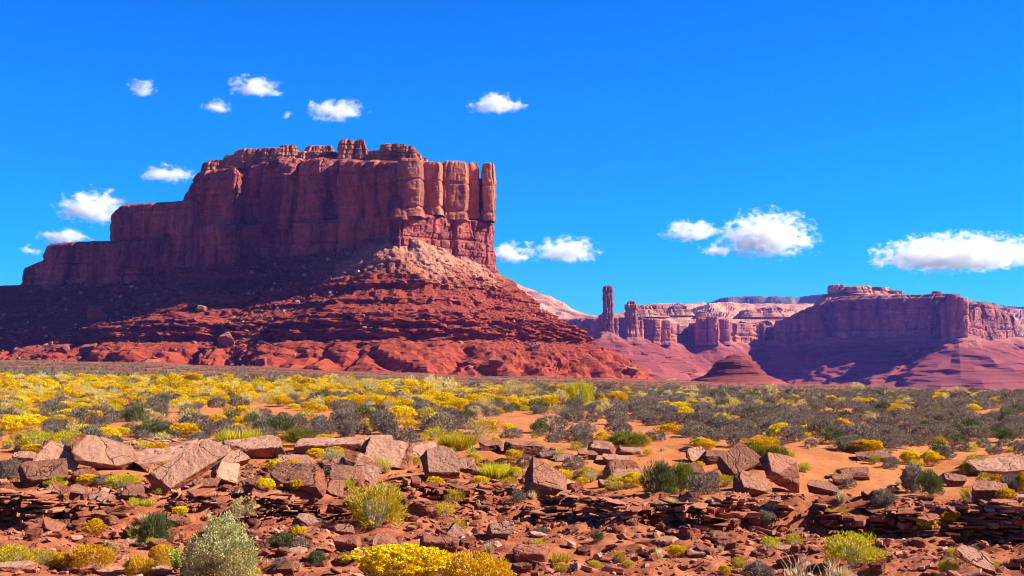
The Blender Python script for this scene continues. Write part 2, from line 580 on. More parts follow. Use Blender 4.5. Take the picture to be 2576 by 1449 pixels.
# --- cap rocks on the roof of the butte
def cap_rock(pts, d0, d1, py_top, py_bot, seed, steps=4, taper=3.0, dome=1.0):
    """pts: (px0, px1); a layered knob of depth d0..d1"""
    x0, x1 = pts
    P = [PXY(x0, d0 + 5), PXY(x0 + (x1 - x0) * 0.12, d0 + 0.5), PXY((x0 + x1) / 2, d0), PXY(x1 - (x1 - x0) * 0.1, d0 + 1), PXY(x1, d0 + 5),
         PXY(x1 - 2, d1 - 4), PXY((x0 + x1) / 2, d1), PXY(x0 + 3, d1 - 4)]
    z0, z1 = ZR(py_bot, d0), ZR(py_top, d0)
    rs = np.random.RandomState(seed)
    pr = [(z0, 0.8)]
    for i in range(steps):
        a = z0 + (z1 - z0) * i / steps
        b_ = z0 + (z1 - z0) * (i + 0.75) / steps
        off = -taper * (i / steps) ** 1.6 * rs.uniform(0.7, 1.3)
        pr += [(a + 0.05, off + 0.4), (b_, off + rs.uniform(-0.2, 0.3)), (b_ + 0.15, off - 0.7)]
    pr += [(z1 - 0.1, -taper * 1.05), (z1, -taper * 1.6)]
    return stack("cap_rock", P, pr, 0.7, 0.5, M_cap, BP, rnd=1.2, nsm=2, disp=cliff_disp(seed, 0.55, 8, 3.2, (), big=1.5), dome=dome)

cap_rock((494, 545), 764, 790, 405, 436, 41, 3, 3)
cap_rock((505, 610), 768, 800, 398, 436, 42, 4, 4)
cap_rock((545, 612), 766, 800, 386, 436, 141, 3, 3)
cap_rock((584, 690), 765, 800, 371, 420, 43, 4, 3)
cap_rock((640, 745), 762, 800, 369, 410, 44, 4, 3)
cap_rock((690, 744), 764, 792, 362, 400, 45, 4, 3, 1.0)
cap_rock((735, 842), 764, 800, 378, 410, 46, 3, 2)
cap_rock((915, 960), 735, 775, 376, 410, 146, 3, 2)
cap_rock((1020, 1062), 728, 768, 383, 415, 147, 3, 3)
cap_rock((754, 838), 766, 798, 362, 395, 47, 4, 3.8, 1.5)
cap_rock((842, 890), 746, 775, 349, 410, 48, 5, 1.5, 0.3)
cap_rock((880, 922), 745, 775, 347, 410, 49, 5, 2.5, 1.0)
cap_rock((850, 960), 752, 790, 376, 415, 50, 3, 3)
cap_rock((944, 1028), 730, 775, 358, 410, 51, 5, 2.0, 0.3)
cap_rock((985, 1050), 727, 770, 364, 410, 52, 5, 3.6, 0.5)
cap_rock((990, 1085), 731, 765, 392, 425, 53, 3, 4)

# --- lower steps running away to the left
P_s1 = [PXY(*p) for p in [(276, 818), (284, 806), (340, 798), (410, 789), (500, 772), (540, 800), (540, 870), (400, 890), (272, 880)]]
stack("shoulder_cliff", P_s1, [(70, 3), (84, 1.6), (87, 0.6), (89, 0), (100, 0.3), (107, 0.2), (109.5, -0.8), (110.6, -2.5), (111, -5)], 0.9, 0.7, M_cliff, BP,
      rnd=1.5, nsm=4, disp=cliff_disp(61, 0.9, 12, 4.5, [(89, 0.8, 1.3), (107, 0.5, 0.9)], big=3), zmap=scaled(zline([(270, 110.5), (300, 113), (380, 113.0), (430, 112.5), (480, 113.5)]), 95, 111), dome=2)
P_s2 = [PXY(*p) for p in [(98, 862), (106, 846), (180, 834), (260, 820), (340, 806), (420, 792), (480, 772), (560, 800), (560, 880), (300, 905), (94, 900)]]
stack("shoulder_cliff", P_s2, [(50, 4), (62, 2.6), (66, 2.2), (67, 0.8), (76, 0.4), (77, -0.2), (86, 0.2), (88, -0.6), (89, -2), (89.5, -4)], 0.9, 0.7, M_cliff, BP,
      rnd=1.5, nsm=4, disp=cliff_disp(62, 0.9, 13, 5, [(67, 0.7, 1.2), (77, 0.6, 1.0)], big=4), zmap=scaled(zline([(96, 91.5), (140, 91.8), (220, 91), (300, 90), (480, 90)]), 80, 89.5), dome=2)
P_s3 = [PXY(*p) for p in [(50, 880), (56, 862), (110, 850), (200, 836), (300, 818), (420, 792), (500, 768), (540, 820), (420, 910), (48, 920)]]
stack("shoulder_cliff", P_s3, [(44, 5), (56, 3), (61, 2.6), (62, 1.4), (66, 1.2), (67, 0.3), (76, 0.2), (78, -0.8), (79, -3)], 0.9, 0.7, M_cliff, BP,
      rnd=1.5, nsm=4, disp=cliff_disp(63, 1.0, 12, 5, [(67, 0.7, 1.4), (62, 0.6, 1.0)], big=4), zmap=scaled(zline([(50, 77), (80, 79.5), (100, 81), (300, 78)]), 72, 79), dome=1)

# --- talus apron with its red ledges and the mud mounds at the foot
P_t = [PXY(*p) for p in [(-520, 1010), (-250, 935), (-60, 888), (52, 858), (110, 846), (200, 832), (300, 815), (420, 790), (480, 766), (586, 740), (700, 744), (800, 731), (900, 719),
                         (985, 699), (1003, 696), (1040, 702), (1140, 722), (1240, 741), (1250, 752), (1236, 800), (1000, 850), (760, 880), (420, 920), (52, 930), (-250, 1010), (-520, 1080)]]
ztal = zline([(-600, 60), (0, 62), (60, 62), (300, 64), (480, 68), (700, 70.5), (900, 74), (1000, 77.5), (1060, 77.5), (1120, 74), (1200, 67), (1250, 63)])
TZ = 76.0
prof_t = [(-14, 150), (-4, 116), (2, 103), (4.5, 97), (9, 89), (14, 81), (17.0, 75), (18.5, 71.5), (19.0, 67.0), (22.4, 66.6), (22.8, 68.0), (24.8, 67.2), (25.2, 63.8), (28.4, 63.4), (28.8, 64.3), (30.2, 63.6), (30.7, 59.0), (33.2, 58.4), (33.8, 54.5),
          (37, 48.5), (38.2, 46), (38.6, 43.6), (40.8, 43.2), (41.2, 44.0), (42.0, 43), (42.6, 39.5), (45, 36), (46.4, 33.8), (46.9, 30.0), (50.2, 29.6), (50.6, 30.6), (52.2, 29.8), (52.8, 26.6), (55.6, 26.2), (56.4, 22.5), (61, 17), (68, 9.5), (76, 0.5), (79, -6)]
def tal_pmod(R, s, O, Z):
    # rubble chutes: in places the ledges are buried, so the profile there is a plain slope
    x, y = R[:, 0:1] + 0 * O, R[:, 1:2] + 0 * O
    plain = np.interp(-Z, -np.array([79, 76, 60, 40, 18, 4, -4, -14.0]), np.array([-6, 0.5, 18, 42, 72, 98, 116, 150.0]))
    px = CX + FOC * x / y
    f = smoothstep(0.62, 0.76, vn(s[:, None] / 26.0 + 0 * Z, Z / 60.0, 0 * Z, 301)) * 0.85
    f = np.maximum(f, 0.85 * smoothstep(760, 420, px) * smoothstep(33, 36, Z))
    O = O * (1 - f) + plain * f
    O = O * np.interp(px, [-300, 300, 700, 1000, 1250, 1400], [1.15, 1.12, 1.06, 1.02, 0.80, 0.78])
    return O, Z
def tal_disp(X, Y, Z, S):
    q = np.clip(Z / 76.0, -0.2, 1)
    d = 9.0 * (1 - 0.7 * q) * fbm(X / 60, Y / 60, Z / 220, 3, 401)
    ledge = np.exp(-((Z - 25) / 8.0) ** 2) + 0.8 * np.exp(-((Z - 52) / 5.0) ** 2) + 0.7 * np.exp(-((Z - 40) / 2.5) ** 2)
    b1, e1 = joints(S, Z, 7.5, 402, 0.5 * fbm(X / 15, Y / 15, Z / 20, 2, 403))
    lay = np.floor(Z / 2.2 + 0.4 * vn(X / 30, Y / 30, 0 * Z, 408)).astype(np.int64)
    d = d + ledge * (4.2 * (hash2(b1, b1 * 0, 404) - 0.5) + 2.0 * (hash2(b1, lay, 405) - 0.5) + 1.6 * (hash1(lay, 409) - 0.5) - 1.0 * np.exp(-(e1 / 0.6) ** 2))
    d = d + 2.2 * fbm(X / 11, Y / 11, Z / 30, 3, 406)
    d = d + 1.25 * fbm(X / 2.6, Y / 2.6, Z / 2.0, 3, 407)
    # gullies down the slope and rounded mud mounds at the foot
    foot = smoothstep(21, 9, Z)
    g = np.abs(fbm(X / 19.0, Y / 26.0, Z / 70.0, 2, 411))
    g2 = np.abs(fbm(X / 7.5, Y / 9.0, Z / 30.0, 2, 412))
    d = d + foot * (8.0 * (np.minimum(g, 0.6) - 0.25) * smoothstep(-4, 6, Z) + 2.0 * (np.minimum(g2, 0.6) - 0.25))
    d = d + (1 - foot) * (1 - np.clip(ledge, 0, 1)) * 4.5 * (0.3 - np.abs(fbm(X / 20.0, Y / 20.0, Z / 120.0, 3, 413)))
    dz = foot * smoothstep(-6, 3, Z) * (6.5 * (np.sqrt(np.minimum(g, 0.7) + 0.01) - 0.5) + 3.0 * (np.sqrt(np.minimum(g2, 0.7) + 0.01) - 0.5)) + 0.6 * fbm(X / 2.4, Y / 2.4, Z / 2.4, 3, 415)
    return d, dz
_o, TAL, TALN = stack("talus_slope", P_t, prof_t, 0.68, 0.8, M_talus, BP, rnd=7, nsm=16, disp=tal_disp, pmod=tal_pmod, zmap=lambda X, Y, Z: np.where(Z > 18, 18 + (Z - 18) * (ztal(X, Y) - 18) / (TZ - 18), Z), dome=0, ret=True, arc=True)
# children are modelled in world coordinates: cancel the empty's place
for c in list(butte.children):
    c.location = (-bx, -by, -bz)
# ------------------------------------------------------------------ ground: one sheet from the near bank to the horizon
BANK = -1.62
GC = {   # column px: (distance, row) pairs up to 110 m, then heights further out
 -400: [(10.6, 1432), (11.6, 1470), (13.2, 1430), (15.5, 1375), (17.5, 1338), (18.6, 1322), (19.1, 1256), (21, 1235), (23, 1195), (24.5, 1150), (27, 1120), (35, 1068), (50, 1020), (80, 972), (110, 952)],
 0: [(10.4, 1432), (11.4, 1470), (13.2, 1430), (15.5, 1378), (17.5, 1338), (18.6, 1322), (19.1, 1256), (21, 1235), (23, 1195), (24.5, 1150), (27, 1120), (35, 1070), (50, 1025), (80, 975), (110, 955)],
 330: [(9.9, 1440), (11.0, 1475), (13.2, 1440), (15.5, 1390), (17.5, 1345), (18.7, 1316), (19.2, 1256), (21.3, 1230), (23.2, 1190), (24.8, 1145), (27, 1115), (35, 1067), (50, 1023), (80, 976), (110, 956)],
 560: [(9.2, 1480), (10.5, 1530), (13.5, 1447), (15.7, 1398), (17.7, 1350), (18.8, 1312), (19.3, 1258), (21.5, 1225), (23.5, 1180), (25, 1140), (27, 1112), (35, 1065), (50, 1022), (80, 978), (110, 958)],
 950: [(9.0, 1490), (10.5, 1540), (14, 1447), (16, 1393), (18, 1342), (19.4, 1312), (19.9, 1252), (22, 1224), (23.5, 1192), (25.5, 1132), (27.5, 1108), (35, 1062), (50, 1022), (80, 981), (110, 963)],
 1300: [(9.0, 1490), (10.5, 1540), (14, 1447), (16, 1397), (18, 1347), (20, 1300), (21.5, 1252), (23, 1202), (24.5, 1156), (26, 1124), (28, 1103), (35, 1062), (50, 1027), (80, 990), (110, 975)],
 1480: [(9.0, 1490), (10.5, 1540), (14, 1447), (16, 1397), (18, 1347), (20, 1297), (21.7, 1250), (23, 1205), (24.8, 1152), (27, 1118), (29, 1100), (35, 1066), (50, 1030), (80, 995), (110, 980)],
 1660: [(9.0, 1490), (10.5, 1540), (14, 1447), (16, 1397), (18, 1347), (19.4, 1316), (19.9, 1268), (21.5, 1240), (23, 1207), (25, 1152), (28, 1110), (35, 1071), (50, 1034), (80, 1000), (110, 984)],
 2000: [(9.0, 1490), (10.5, 1540), (14, 1450), (16, 1408), (17.6, 1372), (18.6, 1342), (19.1, 1262), (21, 1236), (23, 1192), (25, 1150), (28, 1111), (35, 1076), (50, 1041), (80, 1004), (110, 988)],
 2576: [(9.0, 1490), (10.5, 1540), (14, 1450), (15.5, 1420), (17.1, 1386), (18, 1366), (18.5, 1272), (20.5, 1242), (23, 1192), (25, 1152), (28, 1122), (35, 1086), (50, 1047), (80, 1009), (110, 991)],
 3000: [(9.0, 1490), (10.5, 1540), (14, 1450), (15.5, 1420), (17.1, 1386), (18, 1366), (18.5, 1272), (20.5, 1242), (23, 1192), (25, 1152), (28, 1122), (35, 1086), (50, 1047), (80, 1009), (110, 991)],
}
FARZ = {  # (distance, height) beyond 110 m
 -400: [(160, 0.6), (600, 9.0), (1200, 10), (4000, -10), (60000, -40)],
 0: [(160, 0.2), (600, 8.2), (1200, 9), (4000, -20), (60000, -40)],
 330: [(160, -0.2), (600, 7.0), (1200, 8), (4000, -20), (60000, -40)],
 560: [(160, -0.8), (600, 5.2), (1200, 4), (4000, -25), (60000, -40)],
 950: [(150, -1.8), (600, 2.2), (1200, 0), (4000, -30), (60000, -40)],
 1300: [(150, -2.4), (600, 0.3), (1200, -3), (4000, -30), (60000, -40)],
 1480: [(150, -2.6), (600, -0.6), (1000, -4), (2000, -14), (4000, -34), (60000, -60)],
 1660: [(150, -2.8), (600, -1.8), (1000, -4.5), (2000, -16), (4000, -36), (60000, -60)],
 2000: [(150, -3.0), (600, -4.0), (1000, -7), (2000, -20), (4000, -38), (60000, -60)],
 2576: [(150, -3.2), (600, -7.0), (1000, -12), (2000, -25), (4000, -40), (60000, -60)],
 3000: [(150, -3.2), (600, -8.0), (1000, -14), (2000, -27), (4000, -40), (60000, -60)],
}
_cols = sorted(GC)
_uc = np.array([ray(c, 948)[0] for c in _cols])
_Dg = np.unique(np.concatenate([np.linspace(-50, 8, 30), np.arange(8, 30, 0.1), np.geomspace(30, 60000, 400)]))
_T = []
for c in _cols:
    pts = [(-50, BANK), (6.0, BANK)] + [(d, ray(1288, y)[1] * d) for d, y in GC[c]] + FARZ[c]
    # the bank edge itself, then the wash
    e = pts[2]
    pts = pts[:2] + [(e[0] - 0.5, BANK + 0.02), (e[0], BANK)] + pts[3:]
    if c >= 500:
        pts[4] = (10.6, -2.35)
    _T.append(np.interp(_Dg, [p[0] for p in pts], [p[1] for p in pts]))
_T = np.array(_T)
# finer columns, smooth between the given ones
_uf = np.linspace(_uc[0], _uc[-1], 140)
def _pchip_cols(T):
    out = np.empty((len(_uf), T.shape[1]))
    k = np.clip(np.searchsorted(_uc, _uf, side='right') - 1, 0, len(_uc) - 2)
    t = (_uf - _uc[k]) / (_uc[k + 1] - _uc[k])
    t = t * t * (3 - 2 * t)
    return T[k] * (1 - t)[:, None] + T[k + 1] * t[:, None]
_TF = _pchip_cols(_T)

def H0(x, y):
    """smooth terrain height"""
    x, y = np.broadcast_arrays(np.asarray(x, float), np.asarray(y, float))
    wob = 0.55 * fbm(x / 2.6, y / 6.0, 0 * x, 3, 501) * smoothstep(9, 12, y) * smoothstep(30, 24, y)
    d = y + wob
    u = x / np.maximum(y, 6.0)
    fu = np.clip((u - _uf[0]) / (_uf[1] - _uf[0]), 0, len(_uf) - 1.001)
    iu = fu.astype(int); fu = fu - iu
    k = np.clip(np.searchsorted(_Dg, d) - 1, 0, len(_Dg) - 2)
    t = np.clip((d - _Dg[k]) / (_Dg[k + 1] - _Dg[k]), 0, 1)
    a = _TF[iu, k] * (1 - t) + _TF[iu, k + 1] * t
    b = _TF[iu + 1, k] * (1 - t) + _TF[iu + 1, k + 1] * t
    return a * (1 - fu) + b * fu

def scree(x, y):
    """1 on the rocky bank of the wash, 0 on the sandy flat"""
    u = CX + FOC * x / np.maximum(y, 6.0)
    lim = np.interp(u, [0, 330, 700, 1100, 1290, 1420, 1560, 1700, 1900, 2100, 2250, 2420, 2576],
                    [23.6, 22.4, 23.2, 23.3, 22.6, 21.9, 20.6, 20.8, 20.6, 20.2, 19.0, 19.6, 20.5])
    return smoothstep(0.7, -0.7, y - lim + 1.4 * fbm(x / 1.6, y / 1.6, 0 * x, 3, 511))

def H(x, y):
    x, y = np.broadcast_arrays(np.asarray(x, float), np.asarray(y, float))
    z = H0(x, y)
    near = smoothstep(40, 26, y)
    sc = scree(x, y) * near
    # thin beds make small steps in the bank
    st = 0.14
    q = (z + 0.10 * fbm(x / 1.8, y / 1.8, 0 * x, 3, 521)) / st
    fr = q - np.floor(q)
    step = (np.floor(q) + smoothstep(0.3, 0.75, fr)) * st - q * st
    z = z + sc * step * 0.75 * smoothstep(0.35, 0.6, vn(x / 1.7, y / 1.7, 0 * x, 525))
    z = z + sc * (0.10 * fbm(x / 0.9, y / 0.9, 0 * x, 3, 522) + 0.05 * fbm(x / 0.22, y / 0.22, 0 * x, 3, 523))
    z = z + (1 - sc) * (0.09 * fbm(x / 2.4, y / 2.4, 0 * x, 3, 524) + 0.012 * fbm(x / 0.3, y / 0.3, 0 * x, 2, 526)) * smoothstep(400, 60, y)
    z = z + smoothstep(120, 260, y) * 0.5 * fbm(x / 30, y / 30, 0 * x, 3, 527)
    return z

def ground_at(px, py, dmin=7.0, dmax=900.0):
    """where the view ray of a pixel meets the terrain"""
    a, b = ray(px, py)
    D = np.concatenate([np.arange(dmin, 32, 0.04), np.geomspace(32, dmax, 700)])
    z = H(a * D, D)
    hit = np.nonzero(b * D <= z)[0]
    i = hit[0] if len(hit) else len(D) - 1
    d = D[i]
    return a * d, d, float(z[i])

def axis(spec):
    out = [np.array([spec[0]])]
    for a, b, st0, st1 in spec[1]:
        v = [a]
        while v[-1] < b:
            t = (v[-1] - a) / (b - a)
            v.append(v[-1] + st0 * (st1 / st0) ** t)
        v[-1] = b
        out.append(np.array(v[1:]))
    return np.concatenate(out)
_xp = axis((0.0, [(0, 10.5, 0.05, 0.055), (10.5, 26, 0.07, 0.5), (26, 130, 0.5, 4), (130, 1000, 4, 60), (1000, 8900, 60, 900)]))
_xs = np.concatenate([-_xp[:0:-1], _xp])
_ys = axis((-40.0, [(-40, 5, 6, 1.0), (5, 10, 0.5, 0.08), (10, 25.5, 0.05, 0.05), (25.5, 40, 0.06, 0.35), (40, 120, 0.35, 1.2), (120, 700, 1.5, 8), (700, 8900, 10, 700)]))
GX, GY = np.meshgrid(_xs, _ys, indexing='ij')
GZ = H(GX, GY)
M_ground = None
def ground_mat():
    b = NB("desert_ground")
    co = b.coord()
    scr = b.attr('scree')
    n1 = b.noise(co, 0.7, 6, 0.65)
    n2 = b.noise(co, 6.0, 6, 0.7)
    n3 = b.noise(co, 26.0, 4, 0.7)
    sand = b.ramp(n1, [(0.3, (0.50, 0.155, 0.045)), (0.55, (0.60, 0.215, 0.07)), (0.75, (0.66, 0.28, 0.11))])
    sand = b.mix(0.35, sand, b.ramp(n2, [(0.3, (0.75, 0.7, 0.66)), (0.7, (1.2, 1.2, 1.2))]), 'MULTIPLY')
    soil = b.ramp(n1, [(0.3, (0.30, 0.072, 0.030)), (0.5, (0.42, 0.125, 0.052)), (0.72, (0.50, 0.18, 0.08))])
    soil = b.mix(0.6, soil, b.ramp(n2, [(0.32, (0.55, 0.5, 0.5)), (0.68, (1.35, 1.35, 1.35))]), 'MULTIPLY')
    soil = b.mix(b.math('MULTIPLY', b.ramp(n3, [(0.58, 0.0), (0.68, 1.0)]), 0.5), soil, (0.52, 0.27, 0.18))
    c = b.mix(scr, sand, soil)
    far = b.attr('far')
    nf = b.noise(b.coord((0.05, 0.05, 0.05)), 1.0, 6, 0.65)
    fc = b.ramp(nf, [(0.32, (0.22, 0.052, 0.026)), (0.5, (0.32, 0.082, 0.038)), (0.68, (0.38, 0.16, 0.075))])
    c = b.mix(far, c, fc)
    bm = b.math('ADD', n2, b.math('MULTIPLY', n3, 0.5))
    return b.finish(c, 0.95, bm, 0.06, 0.6)
M_ground = ground_mat()
nx, ny = GX.shape
idx = np.arange(nx * ny).reshape(nx, ny)
F = np.stack([idx[:-1, :-1], idx[1:, :-1], idx[1:, 1:], idx[:-1, 1:]], 2).reshape(-1, 4)
ground = mk("ground", np.stack([GX, GY, GZ], 2).reshape(-1, 3), F, M_ground, True,
            {'scree': (scree(GX, GY) * smoothstep(40, 26, GY)).ravel(), 'far': smoothstep(90, 180, GY).ravel()})
tag(ground, "orange sandy desert floor dropping into a rocky red wash", None, None, 'structure')
# ------------------------------------------------------------------ far landforms
M_far = cliff_mat("far_cliff_rock", (0.46, 0.16, 0.10), (0.74, 0.43, 0.31), (0.16, 0.05, 0.05), (0.33, 0.085, 0.06), hz=2.4, varn=0.55)
M_fart = talus_mat("far_talus_slope", (0.44, 0.17, 0.12), (0.30, 0.065, 0.045), (0.36, 0.085, 0.05), -20, 70, hz=2.4, pale=0.4)
M_plat = cliff_mat("plateau_rock", (0.56, 0.26, 0.16), (0.72, 0.45, 0.32), (0.30, 0.12, 0.08), (0.42, 0.15, 0.09), hz=3.5, varn=0.3)

def settle(root):
    for c in root.children:
        c.location = tuple(-v for v in root.location)

def far_talus(parent, P, ztop, zbot, run, k, seed, ledges=((0.62, 0.10), (0.34, 0.12)), mat=None, rnd=10, nsm=30, ds=3.0, irr=1.0):
    """slope of scree with ledge bands below a far cliff; ledges = (height fraction, thickness fraction)"""
    pr = [(zbot - 8, run * 1.25)]
    h = ztop - zbot
    fr = [0.0]
    for f, t in sorted(ledges):
        fr += [f - t / 2, f + t / 2]
    fr += [1.0]
    for f in fr:
        pr.append((zbot + h * f, run * (1 - f) ** 1.15 + (0.02 * run if f not in (0.0, 1.0) and (fr.index(f) % 2) else 0)))
    pr.append((ztop + 3, -6))
    pr = sorted(pr)
    def dsp(X, Y, Z, S):
        q = np.clip((Z - zbot) / h, 0, 1)
        d = irr * 20 * (1 - 0.75 * q) * fbm(X / (60 * k), Y / (60 * k), Z / (200 * k), 3, seed) * k / 2
        d = d + 15 * k * (0.3 - np.abs(fbm(X / (26 * k), Y / (26 * k), Z / (150 * k), 4, seed + 1))) * (1 - 0.5 * q)
        lay = np.floor(Z / (2.6 * k)).astype(np.int64)
        led = sum(np.exp(-((q - f) / (t * 0.6)) ** 2) for f, t in ledges)
        b1, e1 = joints(S, Z, 9 * k, seed + 2)
        d = d + led * k * (0.5 * (hash2(b1, lay * 0, seed + 3) - 0.5) + 1.6 * (hash1(lay, seed + 4) - 0.5))
        return d + 2.4 * k * fbm(X / (7 * k), Y / (8 * k), Z / (8 * k), 4, seed + 5)
    return stack("talus_slope", P, pr, ds, ds * 0.8, mat or M_fart, parent, rnd=rnd, nsm=nsm, disp=dsp, arc=True)

def blk(px, d, w, dep=None):
    """rounded rectangle outline round a column, w in photo pixels"""
    x, y = PXY(px, d)
    w = w / FOC * d / 2
    dep = dep or w
    return [(x - w, y - dep * 0.5), (x - w * 0.5, y - dep), (x + w * 0.5, y - dep * 0.95), (x + w, y - dep * 0.4), (x + w, y + dep * 0.6), (x + w * 0.4, y + dep), (x - w * 0.5, y + dep), (x - w, y + dep * 0.5)]

# --- tall needle and its lower neighbour
sp1 = tag(empty("rock_spire", W(1530, 845, 1700)), "tall thin rock needle standing alone beside the right foot of the big butte", "rock spire")
d = 1700
z0, z1 = ZR(842, d), ZR(720, d)
w = 16 / FOC * d
stack("needle", blk(1530, d, 32, 9), [(z0 - 8, 0.6), (z0 + 6, 0.0), (z0 + 12, -0.8), (z0 + 30, -0.7), (z0 + 34, -1.2), (z0 + 50, -1.5), (z1 - 10, -2.3), (z1 - 6, -1.9), (z1 - 1, -2.8), (z1, -5)], 1.0, 1.0, M_far, sp1,
      rnd=1.6, nsm=3, disp=cliff_disp(71, 0.5, 6, 3, [(z0 + 32, 1.0, 1.4), (z1 - 9, 0.8, 1.2)], k=1.2, big=1.5), dome=1.0)
pillar("pinnacle", 1547, 1702, 16, 800, 845, 72, 1.0, mat=M_far, parent=sp1, k=1.5)
pillar("pinnacle", 1516, 1702, 18, 792, 845, 73, 1.0, mat=M_far, parent=sp1, k=1.5)
far_talus(sp1, blk(1530, d, 46, 14), z0 + 1, -16, 128, 1.6, 74, ledges=((0.72, 0.08), (0.5, 0.07)), rnd=4, nsm=10, ds=2.2)
settle(sp1)

sp2 = tag(empty("rock_spire", W(1587, 865, 1790)), "stubby rock tower with a knobbed top right of the tall thin needle", "rock spire")
d = 1790
z0, z1 = ZR(858, d), ZR(758, d)
stack("needle", blk(1588, d, 44, 11), [(z0 - 10, 1.5), (z0 + 12, 0.3), (z0 + 22, -1.6), (z0 + 36, -2.2), (z0 + 40, -3.0), (z1 - 14, -3.4), (z1 - 12, -2.6), (z1 - 5, -2.8), (z1 - 4, -6), (z1 - 1, -7), (z1, -9)], 1.0, 1.0, M_far, sp2,
      rnd=1.6, nsm=3, disp=cliff_disp(76, 0.6, 7, 3, [(z1 - 14, 1.2, 1.5), (z0 + 24, 1, 1.2)], k=1.3, big=2), dome=0.5)
pillar("pinnacle", 1608, 1795, 20, 806, 860, 77, 1.0, mat=M_far, parent=sp2, k=1.5)
far_talus(sp2, blk(1590, d, 60, 16), z0 + 2, -18, 135, 1.7, 78, ledges=((0.7, 0.08),), rnd=4, nsm=10, ds=2.4)
settle(sp2)

# --- lit wall behind the spires
mw = tag(empty("mesa", W(1770, 940, 2100)), "long pink layered mesa wall lit by the sun behind the two rock spires", "mesa")
wall_pts = [(1380, 2060), (1480, 2010), (1560, 1985), (1612, 1960), (1632, 1955), (1656, 1985), (1676, 1990), (1692, 2030), (1704, 2085), (1728, 2110), (1748, 2112), (1752, 2085), (1775, 2060), (1800, 2065), (1815, 2090),
            (1842, 2110), (1868, 2160), (1895, 2190), (1915, 2210), (1922, 2280), (1940, 2310), (1956, 2310), (1960, 2290), (1985, 2310), (2040, 2370), (2150, 2500)]
P_w = [PXY(*p) for p in wall_pts + [(2150, 3200), (1380, 3100)]]
zw = zline([(1300, 96), (1560, 97), (1612, 92), (1690, 90), (1750, 92), (1800, 99), (1860, 94), (1960, 96), (2100, 98)])
stack("cliff", P_w, [(30, 12), (52, 5), (54, 1), (70, 0.5), (71, -2), (88, -1), (95, -3), (97, -8), (97.5, -14)],
      3.2, 2.0, M_far, mw, rnd=8, nsm=14, disp=cliff_disp(81, 0.9, 13, 5, [(54, 1.5, 3), (71, 1.5, 3)], k=2.3, big=5), zmap=scaled(zw, 60, 97.0), dome=2)
far_talus(mw, P_w, 57, -28, 150, 2.1, 82, ledges=((0.5, 0.07), (0.75, 0.06)), rnd=14, nsm=40, ds=4.0, irr=1.4)
for px_, d_, w_, yt, yb, sd_ in ((1765, 2058, 30, 800, 868, 83), (1795, 2055, 34, 795, 868, 84), (1822, 2080, 28, 803, 868, 85), (1640, 1950, 44, 802, 868, 86), (1672, 1980, 34, 806, 868, 87), (1618, 1950, 30, 800, 866, 88), (1905, 2225, 36, 812, 872, 89), (1972, 2300, 40, 806, 872, 90)):
    pillar("buttress", px_, d_, w_, yt, yb, sd_, 1.3, mat=M_far, parent=mw, k=2.2)
for px_, d_, w_, yt, yb, sd_ in ((1618, 2120, 80, 770, 800, 91), (1650, 2150, 60, 768, 800, 92), (1706, 2300, 66, 770, 796, 93), (1770, 2300, 44, 784, 800, 94), (1885, 2450, 60, 780, 800, 95), (1935, 2500, 90, 776, 800, 96)):
    pillar("knob", px_, d_, w_, yt, yb, sd_, 1.6, mat=M_plat, parent=mw, k=2.2, ds=0.6, prof=[(0, 0.25), (0.3, 0.1), (0.34, -0.06), (0.6, -0.12), (0.64, -0.3), (0.9, -0.38), (1, -0.6)])
settle(mw)

# --- the shaded mesa on the right
ms = tag(empty("mesa", W(2200, 970, 1850)), "broad purple mesa at the right with a dark shaded face and blue shadowed slope", "mesa")
f_m = [(1952, 2240), (1975, 2190), (2010, 2150), (2060, 2100), (2120, 2070), (2180, 2030), (2250, 1995), (2300, 1975), (2350, 1945), (2375, 1950), (2392, 1915), (2428, 1900)]
b_m = [(2440, 1912), (2446, 1960), (2470, 2010), (2520, 2060), (2400, 2500), (2150, 2600), (1990, 2450)]
P_m = [PXY(*p) for p in f_m + b_m]
ztm = zline([(1950, 100), (1985, 108), (2010, 120), (2050, 127), (2085, 134), (2110, 136), (2200, 134), (2240, 133), (2370, 132), (2395, 128), (2440, 124)])
stack("cliff", P_m, [(40, 9), (58, 4), (60, 0.5), (76, 0.2), (77.5, -2.5), (84, -3), (106, -2), (118, -3), (124, -5), (126, -10), (129, -13), (130, -18)], 2.6, 1.8, M_far, ms,
      rnd=6, nsm=12, disp=cliff_disp(101, 0.95, 12, 5, [(60, 1.2, 3), (77.5, 1.2, 3), (112, 1, 2)], k=2.1, big=4), zmap=scaled(ztm, 85, 130), dome=3)
zc = ZR(722, 2200)
P_c = [PXY(*p) for p in [(2062, 2180), (2110, 2160), (2180, 2150), (2240, 2150), (2300, 2150), (2300, 2350), (2060, 2380)]]
stack("cap_rock", P_c, [(120, 10), (132, 4), (138, -2), (140, -8), (145, -14), (146, -24), (152, -30), (153, -44), (zc - 1, -48), (zc, -60)], 2.6, 1.6, M_plat, ms, rnd=6, nsm=14, disp=cliff_disp(102, 0.7, 9, 4, (), k=2.1, big=4), dome=1)
pillar("knob", 2107, 2190, 34, 717, 740, 103, 1.3, mat=M_plat, parent=ms, k=2.0)
pillar("knob", 2150, 2190, 60, 722, 742, 104, 1.3, mat=M_plat, parent=ms, k=2.0)
pillar("knob", 2182, 2190, 28, 719, 742, 105, 1.3, mat=M_plat, parent=ms, k=2.0)
pillar("knob", 2362, 1990, 20, 733, 760, 106, 1.0, mat=M_far, parent=ms, k=1.8)
pillar("buttress", 2404, 1902, 26, 741, 868, 107, 1.1, mat=M_far, parent=ms, k=1.9)
pillar("buttress", 2424, 1898, 26, 748, 868, 108, 1.2, mat=M_far, parent=ms, k=1.9)
